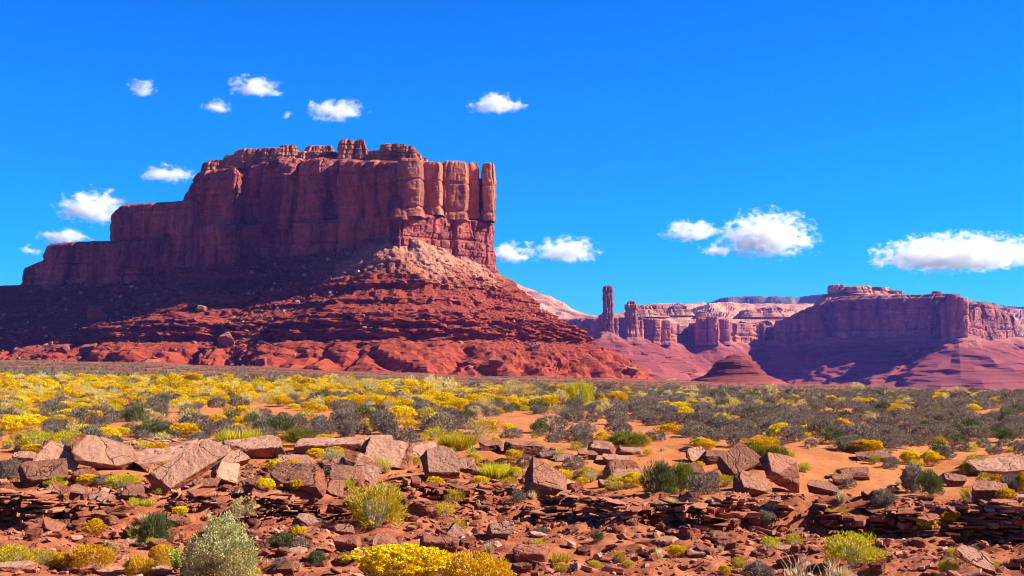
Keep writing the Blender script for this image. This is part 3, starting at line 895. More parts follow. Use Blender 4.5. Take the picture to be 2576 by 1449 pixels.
pillar("buttress", 2385, 1915, 24, 762, 866, 109, 1.1, mat=M_far, parent=ms, k=1.9)
# lower lit wall to the right of the corner
P_r = [PXY(*p) for p in [(2436, 1935), (2450, 1990), (2478, 2040), (2500, 2035), (2516, 2060), (2545, 2070), (2560, 2100), (2566, 2180), (2560, 2500), (2400, 2500), (2380, 2100)]]
stack("cliff", P_r, [(40, 9), (58, 3), (60, 0.5), (78, 0), (79, -2), (98, -3), (104, -5), (106, -9), (110, -11), (111, -14), (114, -16), (115, -19)], 2.6, 1.8, M_far, ms,
      rnd=6, nsm=12, disp=cliff_disp(110, 0.9, 11, 5, [(60, 1.2, 3), (79, 1.2, 3)], k=2.1, big=4), dome=3)
P_mt = [PXY(*p) for p in [(1930, 2300), (1952, 2236)] + f_m[1:] + [(2445, 1925), (2480, 2030), (2560, 2080), (2800, 2150), (2800, 2700), (2000, 2700)]]
far_talus(ms, P_mt, 64, -34, 215, 2.2, 111, ledges=((0.56, 0.10), (0.36, 0.05), (0.18, 0.06)), rnd=12, nsm=26, ds=3.4, irr=1.1)
settle(ms)

# --- small red cone in front of the mesas
hl = tag(empty("cone_hill", W(1855, 955, 1000)), "small dark red cone hill with a flat top in front of the mesas", "hill")
d = 1000
M_cone = talus_mat('cone_hill_slope', (0.30, 0.075, 0.045), (0.20, 0.038, 0.026), (0.36, 0.085, 0.045), -8, 18, pale=0.25)
zz = [ZR(y, d) for y in (985, 955, 945, 930, 918, 910, 905, 897, 893)]
stack("cone", blk(1852, d, 26, 5), [(zz[0], 50), (zz[1], 31), (zz[2], 22), (zz[3], 17.0), (zz[3] + 0.8, 15), (zz[4], 13.5), (zz[4] + 0.3, 12.0), (zz[5], 11.6), (zz[5] + 0.5, 9.5), (zz[6], 8), (zz[7], 3), (zz[8], 0)], 1.3, 0.8, M_cone, hl, rnd=2, nsm=5,
      disp=lambda X, Y, Z, S: 2.4 * (0.3 - np.abs(fbm(X / 9, Y / 9, Z / 40, 3, 121))) + 0.7 * fbm(X / 3, Y / 3, Z / 3, 3, 122) + 1.5 * (hash1(np.floor(Z / 1.6).astype(np.int64), 123) - 0.5))
settle(hl)

# --- far plateau with stepped pink slickrock and a dark wooded rim
def skyline(tab, front, depth, name, mat, seed, zfront, steps=8, ds=6.0):
    """stepped tableland as terrain: rises in benches from the front line (px, distance) to the skyline tab (px, row)"""
    x0, x1 = PXY(tab[0][0], front[0][1])[0], PXY(tab[-1][0], front[-1][1] + depth)[0]
    xs = np.arange(min(x0, PXY(tab[0][0], front[0][1] + depth)[0]), x1, ds)
    q = np.linspace(-0.04, 1.25, int(depth / ds * 1.0))
    Xg, Q = np.meshgrid(xs, q, indexing='ij')
    fl = np.interp(xs, [PXY(p, d)[0] for p, d in front], [d for p, d in front])
    fl = fl + 60 * fbm(xs / 260, 0 * xs, 0 * xs, 3, seed)
    Yg = fl[:, None] + Q * depth
    pxg = CX + FOC * Xg / Yg
    zt = np.array([ZR(y, 1.0) for p, y in tab])
    ztop = np.interp(pxg, [p for p, y in tab], zt) * (fl[:, None] + depth)
    qq = np.clip(Q + 0.30 * fbm(Xg / 330, Yg / 330, 0 * Xg, 4, seed + 1) * smoothstep(0, 0.15, Q) * smoothstep(1.05, 0.8, Q), 0, 1)
    qs = qq * steps + 0.6 * np.sin(qq * 9.0)
    fr = qs - np.floor(qs)
    hs = (np.floor(qs) + smoothstep(0.62, 0.92, fr)) / steps
    sub = qs * 4
    hs = hs + (np.floor(sub) + smoothstep(0.5, 0.9, sub - np.floor(sub)) - sub) / 4 / steps * 0.8
    Zg = zfront + (ztop - zfront) * np.clip(hs, 0, 1.02)
    Zg = np.where(Q < 0, zfront - 60, Zg) + 2.2 * fbm(Xg / 18, Yg / 18, 0 * Xg, 4, seed + 2)
    ix = np.arange(Xg.size).reshape(Xg.shape)
    Fq = np.stack([ix[:-1, :-1], ix[1:, :-1], ix[1:, 1:], ix[:-1, 1:]], 2).reshape(-1, 4)
    return mk(name, np.stack([Xg, Yg, Zg], 2).reshape(-1, 3), Fq, mat)
pl = skyline([(1100, 690), (1300, 722), (1360, 745), (1385, 752), (1400, 765), (1420, 772), (1440, 786), (1500, 799), (1560, 794), (1600, 780), (1640, 776), (1690, 778), (1740, 784), (1790, 774), (1850, 770), (1990, 770), (2060, 766), (2440, 776), (2500, 784), (2560, 790), (2900, 800)],
             [(1100, 2150), (1600, 2110), (1760, 2190), (1900, 2330), (2060, 2500), (2900, 2700)], 1250, "plateau", M_plat, 131, 84)
tag(pl, "pale pink stepped slickrock plateau stretching behind the spires and mesas", None, None, 'structure')
M_rim = cliff_mat("rim_rock", (0.20, 0.13, 0.08), (0.40, 0.26, 0.18), (0.05, 0.06, 0.03), (0.15, 0.09, 0.06), hz=4.5, varn=0.8)
pl2 = skyline([(1600, 830), (1700, 800), (1770, 772), (1795, 763), (1815, 757), (1880, 755), (1960, 756), (2010, 752), (2060, 747), (2200, 750), (2430, 765), (2500, 769), (2580, 776), (2900, 782)],
              [(1600, 4200), (2900, 4300)], 800, "distant_hills", M_rim, 132, 120, steps=4, ds=9.0)
tag(pl2, "dark wooded rim of the most distant tableland on the skyline", None, None, 'structure')
# ------------------------------------------------------------------ rocks
def sand_rock_mat(name, top, side, dark, red=0.35):
    """sandstone with a weathered pale skin on its bedding face ('skin') and fresh brown broken sides"""
    b = NB(name)
    co = b.coord()
    oi = b.n('ShaderNodeObjectInfo')
    off = b.n('ShaderNodeVectorMath', operation='ADD')
    sc_ = b.n('ShaderNodeVectorMath', operation='SCALE')
    cmb = b.n('ShaderNodeCombineXYZ')
    for i in range(3):
        b.l(oi.outputs['Random'], cmb.inputs[i])
    b.l(cmb.outputs[0], sc_.inputs[0]); sc_.inputs['Scale'].default_value = 37.0
    b.l(co, off.inputs[0]); b.l(sc_.outputs[0], off.inputs[1])
    v = off.outputs[0]
    n1 = b.noise(v, 2.2, 5, 0.62)
    n2 = b.noise(v, 13.0, 6, 0.72)
    n3 = b.noise(v, 60.0, 3, 0.7)
    mp = b.n('ShaderNodeMapping'); mp.inputs['Scale'].default_value = (1.2, 1.2, 16)
    b.l(v, mp.inputs[0])
    lay = b.noise(mp.outputs[0], 1.0, 4, 0.6)
    s = b.mix(b.ramp(lay, [(0.35, 0.0), (0.65, 1.0)]), side, dark)
    s = b.mix(b.ramp(n1, [(0.4, 0.0), (0.7, 0.5)]), s, top)
    t = b.mix(b.ramp(n1, [(0.35, 0.0), (0.7, 0.7)]), top, tuple(x * 0.72 for x in top))
    t = b.mix(b.ramp(n2, [(0.58, 0.0), (0.72, 0.55)]), t, dark)
    nv = b.n('ShaderNodeTexNoise'); nv.inputs['Scale'].default_value = 1.6; nv.inputs['Detail'].default_value = 4
    b.l(v, nv.inputs['Vector'])
    wv_ = b.n('ShaderNodeMix', data_type='RGBA', blend_type='LINEAR_LIGHT'); wv_.inputs[0].default_value = 0.45
    b.l(v, wv_.inputs[6]); b.l(nv.outputs['Color'], wv_.inputs[7])
    crk = b.voro(wv_.outputs[2], 0.9, 'DISTANCE_TO_EDGE')
    crk = b.ramp(crk, [(0.003, 0.0), (0.010, 1.0)])
    t = b.mix(crk, (0.17, 0.062, 0.04), t)
    c = b.mix(b.attr('skin'), s, t)
    c = b.mix(0.55, c, b.ramp(n2, [(0.28, (0.6, 0.57, 0.56)), (0.72, (1.38, 1.38, 1.38))]), 'MULTIPLY')
    hv = b.n('ShaderNodeHueSaturation')
    b.l(c, hv.inputs['Color'])
    b.l(b.math('ADD', b.math('MULTIPLY', oi.outputs['Random'], 0.4), 0.8), hv.inputs['Value'])
    bm = b.math('ADD', b.math('ADD', n2, b.math('MULTIPLY', n3, 0.35)), b.math('ADD', b.math('MULTIPLY', lay, 0.5), b.math('MULTIPLY', crk, 0.8)))
    return b.finish(hv.outputs[0], 0.88, bm, 0.035, 0.8)
M_slab = sand_rock_mat("pale_slab_rock", (0.56, 0.28, 0.175), (0.42, 0.14, 0.06), (0.19, 0.055, 0.03))
M_brown = sand_rock_mat("brown_boulder_rock", (0.42, 0.175, 0.10), (0.30, 0.09, 0.04), (0.12, 0.036, 0.022))
M_red = sand_rock_mat("red_ledge_rock", (0.43, 0.16, 0.09), (0.35, 0.095, 0.048), (0.15, 0.04, 0.025))

def plates_mat():
    b = NB("thin_bedded_rock")
    co = b.coord()
    n2 = b.noise(co, 14.0, 5, 0.7)
    t = b.attr('tone')
    c = b.ramp(t, [(0.0, (0.22, 0.060, 0.030)), (0.4, (0.38, 0.120, 0.056)), (0.72, (0.50, 0.20, 0.105)), (1.0, (0.64, 0.37, 0.25))])
    c = b.mix(0.6, c, b.ramp(n2, [(0.28, (0.55, 0.5, 0.5)), (0.72, (1.4, 1.4, 1.4))]), 'MULTIPLY')
    return b.finish(c, 0.9, n2, 0.02, 0.7)
M_plates = plates_mat()

_cube_cache = {}
def cube_grid(n):
    if n in _cube_cache:
        return _cube_cache[n]
    g = np.linspace(-1, 1, n + 1)
    g = np.sign(g) * np.abs(g) ** 0.85
    U, Vv = np.meshgrid(g, g, indexing='ij')
    u, v = U.ravel(), Vv.ravel()
    o = np.ones_like(u)
    faces_v = [(o, u, v), (-o, -u, v), (-u, o, v), (u, -o, v), (u, v, o), (-u, v, -o)]
    ii = np.arange((n + 1) ** 2).reshape(n + 1, n + 1)
    q = np.stack([ii[:-1, :-1], ii[1:, :-1], ii[1:, 1:], ii[:-1, 1:]], 2).reshape(-1, 4)
    V = np.concatenate([np.stack(f, 1) for f in faces_v])
    F = np.concatenate([q + k * len(u) for k in range(6)])
    key = np.round(V * 1e5).astype(np.int64)
    _, first, inv = np.unique(key, axis=0, return_index=True, return_inverse=True)
    V = V[first]
    F = inv.ravel()[F]
    _cube_cache[n] = (V, F)
    return V, F

def rot(tilt, roll, yaw):
    a, b_, c = math.radians(tilt), math.radians(roll), math.radians(yaw)
    Rx = np.array([[1, 0, 0], [0, math.cos(a), -math.sin(a)], [0, math.sin(a), math.cos(a)]])
    Ry = np.array([[math.cos(b_), 0, math.sin(b_)], [0, 1, 0], [-math.sin(b_), 0, math.cos(b_)]])
    Rz = np.array([[math.cos(c), -math.sin(c), 0], [math.sin(c), math.cos(c), 0], [0, 0, 1]])
    return Rz @ Ry @ Rx

def rock_verts(half, seed, n=16, cham=7, rough=1.25, jit=13.0, crack=1.0, round_=0.0):
    rs = np.random.RandomState(seed)
    V, F = cube_grid(n)
    D = V / np.linalg.norm(V, axis=1)[:, None]
    N, K = [], []
    for ax in range(3):
        for sgn in (1, -1):
            v = np.zeros(3); v[ax] = sgn
            v = v + np.tan(np.radians(jit)) * rs.uniform(-1, 1, 3) * (0.5 if ax == 2 else 1)
            N.append(v / np.linalg.norm(v)); K.append(rs.uniform(0.9, 1.0))
    for _ in range(cham):
        v = rs.normal(size=3)
        v[2] *= 0.7
        v /= np.linalg.norm(v)
        N.append(v); K.append(np.abs(v).sum() * rs.uniform(0.64, 0.86))
    N = np.array(N); K = np.array(K)
    dn = D @ N.T
    r = np.where(dn > 1e-3, K[None, :] / np.maximum(dn, 1e-3), 1e9)
    which = r.argmin(1)
    if round_ > 0:
        rr = -np.log(np.exp(-np.minimum(r, 6) / round_).sum(1)) * round_
    else:
        rr = r.min(1)
    P = D * np.maximum(rr, 0.2)[:, None] * np.asarray(half)[None, :]
    sz = float(np.mean(half))
    skin = ((which == 4)).astype(float)
    ox = rs.uniform(0, 50, 3)
    q = P / sz
    disp = 0.055 * fbm(q[:, 0] * 1.3 + ox[0], q[:, 1] * 1.3 + ox[1], q[:, 2] * 2.2, 4, seed) + 0.02 * fbm(q[:, 0] * 7 + ox[0], q[:, 1] * 7, q[:, 2] * 9, 3, seed + 1)
    # bedding notches on the broken sides
    lz = np.floor(P[:, 2] / (0.16 * sz) + 0.7 * fbm(q[:, 0] * 1.5, q[:, 1] * 1.5, 0 * q[:, 0], 2, seed + 2)).astype(np.int64)
    side = 1 - skin
    disp = disp + side * 0.05 * (hash1(lz, seed + 3) - 0.5)
    # cracks across the top
    cr = np.abs(fbm(q[:, 0] * 0.9 + ox[2], q[:, 1] * 0.9 + ox[1], q[:, 2] * 0.5, 2, seed + 4))
    disp = disp - crack * 0.05 * np.exp(-(cr / 0.035) ** 2)
    P = P + D * (disp * sz * rough)[:, None]
    return P, F, skin

ROCK_LABELS = set()
def put_rock(label, cx_, by_, w, hf, t, tilt, roll, yaw, seed, mat=None, name="boulder", cat="boulder", n=20, cham=8, rough=1.25, sink=0.22, group=None, round_=0.0, part=None):
    """cx_, by_: photo pixel of the middle of the foot; w width, hf height of the tilted bedding face, t thickness, all in photo pixels"""
    x, y, z = ground_at(cx_, min(by_, 1447))
    if by_ > 1447:
        y -= (by_ - 1447) * 0.02; x = ray(cx_, by_)[0] * y; z = float(H(x, y))
    k = y / FOC
    L = hf / max(math.sin(math.radians(tilt)), 0.08)
    half = np.array([w * k / 2, L * k / 2, t * k / 2])
    P, F, skin = rock_verts(half, seed, n, cham, rough, round_=round_)
    P = P @ rot(tilt, roll, yaw).T
    # foot of the rock on the ground, its front edge at the pixel's distance
    P[:, 1] -= P[:, 1].min()
    zmin = P[:, 2].min()
    low = P[:, 2] < zmin + 0.25 * (P[:, 2].max() - zmin)
    P[:, 2] -= zmin + sink * t * k
    o = mk(name, P, F, mat or M_slab, False, {'skin': skin})
    o.location = (x, y, z)
    tag(o, label, cat, group)
    return o

R_ = put_rock
R_("small pale block at the left edge behind the cracked tilted slabs", 50, 1168, 60, 16, 26, 20, 0, 10, 1001)
R_("pale cracked slab tilted to the right, resting on a dark brown boulder", 132, 1197, 100, 58, 28, 48, 18, 14, 1002, name="slab", cat="rock slab")
R_("dark brown boulder leaning under the pale cracked slab at far left", 88, 1228, 108, 46, 42, 38, -8, 22, 1003, M_brown)
R_("widest pale cracked slab leaning towards the wash, left of the brown-faced bench", 244, 1187, 168, 58, 24, 44, 13, 18, 1004, name="slab", cat="rock slab")
R_("long flat bench of pale rock with broken flakes on top and smooth brown front", 400, 1192, 250, 32, 40, 5.5, -3, 17, 1005, name="slab", cat="rock slab", n=34, cham=3, sink=0.3)
R_("long narrow pale slab with brown front edge below the yellow-green grass", 622, 1157, 138, 24, 32, 8, -6, 20, 1006, name="slab", cat="rock slab", n=26, cham=3, sink=0.2)
R_("orange plank-shaped block tipped up steeply to the right", 446, 1248, 172, 56, 34, 52, -30, 40, 1007, name="slab", cat="rock slab", cham=2, n=26)
R_("pale orange block behind the standing block, right of the tipped plank", 564, 1186, 80, 30, 26, 32, -14, 30, 1008, cham=4)
R_("upright squared orange block standing beside the tipped plank", 556, 1232, 60, 40, 38, 42, 10, 28, 1009, cham=3)
R_("rounded dark boulder tucked under the right end of the tipped plank", 510, 1240, 66, 22, 24, 40, 0, 0, 1010, M_brown, round_=0.06)
R_("small leaning brown rock left of the large dark boulder", 632, 1243, 46, 24, 22, 45, -20, 20, 1011, M_brown)
R_("long thin pale-topped slab behind the dry round bush", 806, 1146, 150, 13, 30, 6, -2, 5, 1012, name="slab", cat="rock slab", n=26, cham=3, sink=0.2)
R_("smooth orange-fronted slab at the back, above the large tilted slab", 932, 1139, 124, 13, 28, 6, -3, 12, 1013, name="slab", cat="rock slab", n=24, cham=3, sink=0.2)
R_("largest square pale slab tilted towards the viewer near the middle", 970, 1189, 142, 60, 28, 44, 6, 16, 1014, name="slab", cat="rock slab", n=28, cham=3)
R_("grey-pink slab behind and right of the largest tilted square slab", 1058, 1160, 86, 40, 20, 42, -6, 25, 1015, name="slab", cat="rock slab")
R_("big six-sided boulder with a flat cracked face below the yucca", 1108, 1218, 92, 74, 34, 56, 8, 18, 1016, cham=8, n=26)
R_("pale orange block lying on top of the large dark boulder", 739, 1188, 106, 28, 26, 36, -4, 8, 1017)
R_("large dark brown boulder with a lit lower right corner", 738, 1257, 146, 52, 54, 36, 4, -20, 1018, M_brown, n=28)
R_("thin pale slab at the back of the broken slab pile", 840, 1178, 68, 18, 13, 36, 0, 0, 1019, name="slab", cat="rock slab")
R_("pale slab on the right of the broken pile, sloping down to the right", 908, 1192, 90, 38, 17, 46, 18, 12, 1020, name="slab", cat="rock slab")
R_("dark chunk at the front of the broken slab pile", 862, 1236, 94, 38, 42, 32, 8, -10, 1021, M_brown)
R_("steep pale splinter slab leaning above the airy yellow-green bush", 922, 1214, 64, 50, 15, 60, 30, 0, 1022, name="slab", cat="rock slab")
R_("grey wedge rock between the dark boulder and the airy bush", 838, 1252, 50, 32, 20, 46, 12, 10, 1023, M_brown)
R_("grey boulder beside the yucca, right of the six-sided boulder", 1172, 1193, 48, 32, 18, 46, 0, 0, 1024)
R_("low flat ledge rock just right of the yucca", 1236, 1135, 62, 9, 18, 8, 0, 5, 1025, M_brown, name="slab", cat="rock slab")
R_("long low brown ledge slab on the sand edge, below the butte's right foot", 1322, 1148, 116, 11, 32, 8, 2, 5, 1026, M_brown, name="slab", cat="rock slab", n=24)
R_("squared brown boulder on the sand with a smaller slab to its left", 1514, 1146, 64, 24, 26, 34, 5, -14, 1027)
R_("thin slab tucked against the left of the squared brown boulder", 1478, 1157, 50, 11, 19, 15, 6, 0, 1028, M_brown, name="slab", cat="rock slab")
R_("flat grey slab half buried in sand below the green and yellow grass", 1586, 1146, 60, 9, 14, 10, 4, 0, 1029, name="slab", cat="rock slab")
R_("oval pale boulder in a hollow left of the big dark green bush", 1566, 1212, 84, 42, 24, 46, -6, 14, 1030, round_=0.05, n=24)
R_("flat slab just behind the oval pale boulder", 1554, 1171, 68, 11, 18, 12, 0, 5, 1031, name="slab", cat="rock slab")
R_("large tilted brown boulder alone on the slope with a shadow to its left", 1374, 1257, 94, 70, 36, 50, 16, 8, 1032, M_brown, n=28, cham=6)
R_("pinkish slab leaning left behind the big dark green bush", 1754, 1164, 56, 30, 13, 46, -15, 28, 1033, name="slab", cat="rock slab")
R_("low flat slab left of the large green bush with yellow top", 1814, 1168, 82, 13, 20, 12, 0, 0, 1034, M_brown, name="slab", cat="rock slab")
R_("long block tipped up to the right below the large yellow-topped bush", 1866, 1206, 104, 46, 30, 44, -20, 28, 1035, M_brown, n=24, cham=5)
R_("rounded boulder lying on the thin-bedded ledge right of centre", 1902, 1252, 100, 44, 24, 44, 10, 18, 1036, M_brown, round_=0.05, n=24)
R_("grey round rock at the right foot of the big dark green bush", 1762, 1226, 48, 22, 16, 42, 0, 0, 1037, round_=0.05)
R_("brown block half hidden by the right side of the dark green bush", 1752, 1196, 44, 20, 16, 36, 0, 0, 1038, M_brown)
R_("pointed rock leaning left on the ledge below the dark green bush", 1728, 1293, 54, 26, 17, 56, -40, 0, 1039, M_brown)
R_("large rounded grey-brown boulder leaning left, below the yellow-topped bush's right end", 1974, 1242, 100, 66, 28, 50, 18, 14, 1040, M_brown, n=28, round_=0.04)
R_("small dark block on sand left of the grey layered rock", 2124, 1222, 46, 20, 18, 32, 0, 0, 1041, M_brown)
R_("long grey rock on the sand slope at right, above the grey bush", 2158, 1210, 78, 20, 23, 27, -3, 0, 1042, M_brown)
R_("low brown ledge rock behind the small round yellow bush on sand", 2204, 1163, 82, 11, 20, 10, 2, 0, 1043, M_brown, name="slab", cat="rock slab")
R_("squared grey caprock block on top of the high dark ledge at right", 2507, 1268, 96, 22, 40, 16, 0, -12, 1044, M_brown, n=26, cham=3)
R_("wide pale slab at the right edge above the dark ledge", 2552, 1202, 130, 30, 24, 20, -6, 0, 1045, name="slab", cat="rock slab")
R_("dark crumbly rock on the sand right of the tall bush", 2404, 1226, 58, 20, 20, 32, 5, 0, 1046, M_brown)
R_("orange slab tipped to the right at the bottom right corner", 2465, 1456, 108, 38, 15, 50, 28, 0, 1047, name="slab", cat="rock slab")
R_("layered grey boulder at the sand's edge, right of the leaning grey-brown boulder", 2076, 1247, 68, 22, 24, 32, 8, 0, 1048, M_brown)
R_("leaning reddish rock in the wash above the yellow-green bushes at left", 126, 1355, 62, 26, 20, 42, 25, 0, 1049, M_red)
R_("squared pale rock on the ledge's lip at left", 236, 1280, 46, 20, 20, 38, 0, 0, 1050)
R_("upright pale rock beside the squared one on the ledge's lip", 262, 1272, 38, 24, 16, 52, 20, 0, 1051)
R_("double brown block on the ledge's lip left of the tipped plank", 322, 1266, 62, 18, 22, 32, 0, 0, 1052, M_brown)
R_("brown lump below the dark leaning boulder at far left", 142, 1264, 52, 22, 24, 36, 10, 0, 1053, M_brown)
R_("flattish pale grey rock below the yellow bushes of the far left slabs", 186, 1262, 60, 20, 20, 32, 5, 0, 1054)
R_("flat orange slab at the foot of the left ledge", 233, 1308, 56, 10, 15, 20, 0, 0, 1055, M_red, name="slab", cat="rock slab")
R_("rounded brown rock right of the dark green bush in the wash", 435, 1326, 44, 16, 22, 36, 10, 0, 1056, M_brown)
R_("pinkish boulder on the rubble slope right of the airy yellow-green bush", 1258, 1358, 62, 28, 22, 44, 0, 0, 1057)
R_("white flat stone tilted on the rubble slope below the six-sided boulder", 1150, 1363, 44, 30, 11, 56, 35, 0, 1058, name="slab", cat="rock slab")
R_("brown block in the shade at the foot of the middle ledge", 858, 1348, 58, 16, 18, 32, 0, 0, 1059, M_brown)
R_("reddish block at the bottom edge left of the big yellow bush", 713, 1450, 56, 20, 22, 30, -8, 0, 1060, M_red)
R_("round grey rock on the sand slope above the lone tilted boulder", 1420, 1166, 46, 18, 15, 36, 0, 0, 1061, round_=0.05)
R_("small pointed slab on the sand slope left of the round grey rock", 1379, 1155, 46, 20, 13, 46, -15, 0, 1062, name="slab", cat="rock slab")
R_("small rock in the sand hollow below the oval boulder", 1521, 1228, 32, 15, 13, 42, 10, 0, 1063)
R_("small pale rock against the right side of the lone tilted boulder", 1440, 1240, 32, 18, 13, 46, 20, 0, 1064)
R_("red mud boulder left of the big yellow bush at the bottom", 868, 1392, 66, 16, 36, 20, 0, 0, 1065, M_red, round_=0.08)
R_("large cracked red mud block right of the big yellow bush", 1096, 1400, 110, 22, 46, 22, 4, 0, 1066, M_red, round_=0.08)
R_("red clod at the bottom, right of the orange-brown bush", 1340, 1420, 96, 20, 40, 20, 0, 0, 1067, M_red, round_=0.08)
R_("flat white rock on the near bank at the bottom left corner", 30, 1440, 110, 8, 16, 8, 0, 0, 1068, name="slab", cat="rock slab", n=26)
R_("long flat pale rock on the near bank below the silvery bush", 330, 1449, 190, 8, 18, 7, 0, 4, 1069, name="slab", cat="rock slab", n=30)

# --- thin-bedded ledges: stacks of plates
def plate(acc, c, w, dpt, th, rs, yaw, tone, slope=(0, 0)):
    k = 11
    a = np.sort(rs.uniform(0, 2 * np.pi, k) * 0.35 + np.linspace(0, 2 * np.pi, k, endpoint=False))
    q = (np.abs(np.cos(a)) ** 3.2 + np.abs(np.sin(a)) ** 3.2) ** (-1 / 3.2) * rs.uniform(0.62, 1.08, k)
    X, Y = q * np.cos(a) * w / 2, q * np.sin(a) * dpt / 2
    c_, s_ = math.cos(yaw), math.sin(yaw)
    x, y = X * c_ - Y * s_, X * s_ + Y * c_
    zz = x * slope[0] + y * slope[1]
    top = np.stack([x * 0.97, y * 0.97, zz + th / 2 + rs.uniform(-0.06, 0.06, k) * th], 1)
    midr = np.stack([x * 1.02, y * 1.02, zz + rs.uniform(-0.15, 0.15, k) * th], 1)
    bot = np.stack([x * 0.95, y * 0.95, zz - th / 2], 1)
    V = np.concatenate([top, midr, bot, [[0, 0, th / 2]]]) + np.array(c)
    i = np.arange(k); j = (i + 1) % k
    Q = np.concatenate([np.stack([i + k, j + k, j, i], 1), np.stack([i + 2 * k, j + 2 * k, j + k, i + k], 1)])
    T = np.stack([i, j, np.full(k, 3 * k)], 1)
    acc.add(V, [Q, T], tone=tone)

def ledge(label, px0, px1, pt0, pt1, pb0, pb1, seed, dens=1.0, big=1.0, over=0.0):
    """rows of the top (pt) and foot (pb) at both ends"""
    rs = np.random.RandomState(seed)
    acc = MeshAcc()
    A = np.array(ground_at(px0, pb0)); B = np.array(ground_at(px1, pb1))
    z0a, z0b = A[2] - 0.05, B[2] - 0.05
    z1a, z1b = ZR(pt0, A[1] + 0.15), ZR(pt1, B[1] + 0.15)
    Lx = B[0] - A[0]
    hmax = max(z1a - z0a, z1b - z0b)
    z = 0.0
    so = seed * 17
    while z < 1.0:
        th = rs.choice([0.012, 0.019, 0.028, 0.042, 0.065], p=[0.2, 0.28, 0.26, 0.18, 0.08]) * rs.uniform(0.85, 1.15) * big
        x = -0.1
        back = rs.uniform(-0.08, 0.10) + 0.22 * z - over * z
        tone0 = rs.uniform(0.1, 0.75)
        while x < Lx + 0.1:
            w = rs.choice([0.06, 0.11, 0.18, 0.28, 0.42], p=[0.24, 0.30, 0.24, 0.15, 0.07]) * rs.uniform(0.8, 1.2) * big
            f = np.clip((x + w / 2) / Lx, 0, 1)
            zz = (z0a + (z1a - z0a) * z) * (1 - f) + (z0b + (z1b - z0b) * z) * f
            edge = 1 - 0.5 * smoothstep(0.75, 1.0, abs(2 * f - 1)) * (z > 0.6)
            bl = int(math.floor((A[0] + x) / 0.62 + 0.5 * math.sin((A[0] + x) * 2.3 + seed)))
            h1, h2 = (float(v) for v in hash1(np.array([bl + so, bl + so + 5000])))
            if z > 0.55 + 0.6 * h1: x += w; continue
            if rs.rand() < 0.88 * dens * edge:
                y = A[1] * (1 - f) + B[1] * f + back + 0.5 * (h2 - 0.5) + rs.uniform(-0.09, 0.09)
                y += 0.28 * float(fbm(np.array([A[0] + x]) * 0.9, np.array([0.0]), np.array([zz * 1.5]), 2, seed)[0])
                d = rs.uniform(0.5, 0.8)
                plate(acc, (A[0] + x + w / 2, y + d / 2, zz + th / 2), w * 1.12, d, th, rs, rs.uniform(-0.6, 0.6), np.clip(tone0 * 0.8 + 0.25 * (h1 - 0.5) + rs.uniform(-0.2, 0.25), 0, 1), (rs.normal() * 0.07, rs.normal() * 0.09))
            x += w * rs.uniform(0.8, 1.02)
        z += th / hmax * rs.uniform(0.75, 1.1)
    c = np.concatenate(acc.V).mean(0)
    c[2] = min(z0a, z0b)
    acc.V = [v - c for v in acc.V]
    o = acc.build("rock_ledge", M_plates)
    o.location = tuple(c)
    tag(o, label, "rock ledge", "thin-bedded ledges along the wash")
    return o
ledge("thin-bedded red ledge at the left edge above the spiky green bush", -60, 150, 1246, 1254, 1322, 1322, 2001)
ledge("thin-bedded red ledge under the squared pale rocks at left", 150, 352, 1262, 1250, 1322, 1314, 2002)
ledge("low stack of thin red beds under the tipped plank", 385, 535, 1252, 1245, 1312, 1296, 2003)
ledge("thin-bedded ledge under the large dark boulder", 628, 770, 1248, 1252, 1312, 1312, 2004)
ledge("undercut ledge of dark beds left of the airy yellow-green bush", 770, 905, 1254, 1256, 1314, 1308, 2005, over=0.15)
ledge("ragged plates under the six-sided boulder", 1008, 1130, 1216, 1216, 1258, 1262, 2006, 0.8)
ledge("ragged sloping plates right of the six-sided boulder", 1125, 1262, 1218, 1238, 1262, 1284, 2007, 0.7)
ledge("short dark ledge low on the rubble slope below the lone tilted boulder", 1290, 1400, 1276, 1274, 1312, 1310, 2008, 0.85)
ledge("broken plates right below the lone tilted boulder", 1400, 1560, 1242, 1262, 1290, 1306, 2009, 0.65)
ledge("thin-bedded ledge below the sand hollow, left part", 1572, 1700, 1258, 1262, 1308, 1314, 2010)
ledge("shelf of thin plates below the pointed leaning rock", 1695, 1860, 1264, 1258, 1328, 1332, 2011)
ledge("layered ledge carrying the rounded boulder right of centre", 1845, 1920, 1258, 1268, 1330, 1330, 2012)
ledge("crumbly dark ledge below the layered grey boulder", 1965, 2085, 1252, 1258, 1338, 1342, 2013, big=1.15)
ledge("dark shaded ledge below the grey bush on the sand", 2080, 2200, 1262, 1276, 1344, 1348, 2014, big=1.15, over=0.1)
ledge("dark ledge of thick beds left of the small yellow bush at right", 2195, 2340, 1278, 1286, 1350, 1358, 2015, big=1.2, over=0.12)
ledge("ledge with a lit lower end right of the small yellow bush", 2335, 2445, 1292, 1284, 1358, 1362, 2016, big=1.15)
ledge("high dark layered ledge at the right edge under the squared caprock", 2440, 2640, 1262, 1278, 1368, 1374, 2017, big=1.2, over=0.08)
ledge("flat grey plates on the wash floor at right, left of the large yellow-green bush", 1925, 2080, 1340, 1352, 1368, 1376, 2018, 0.45)

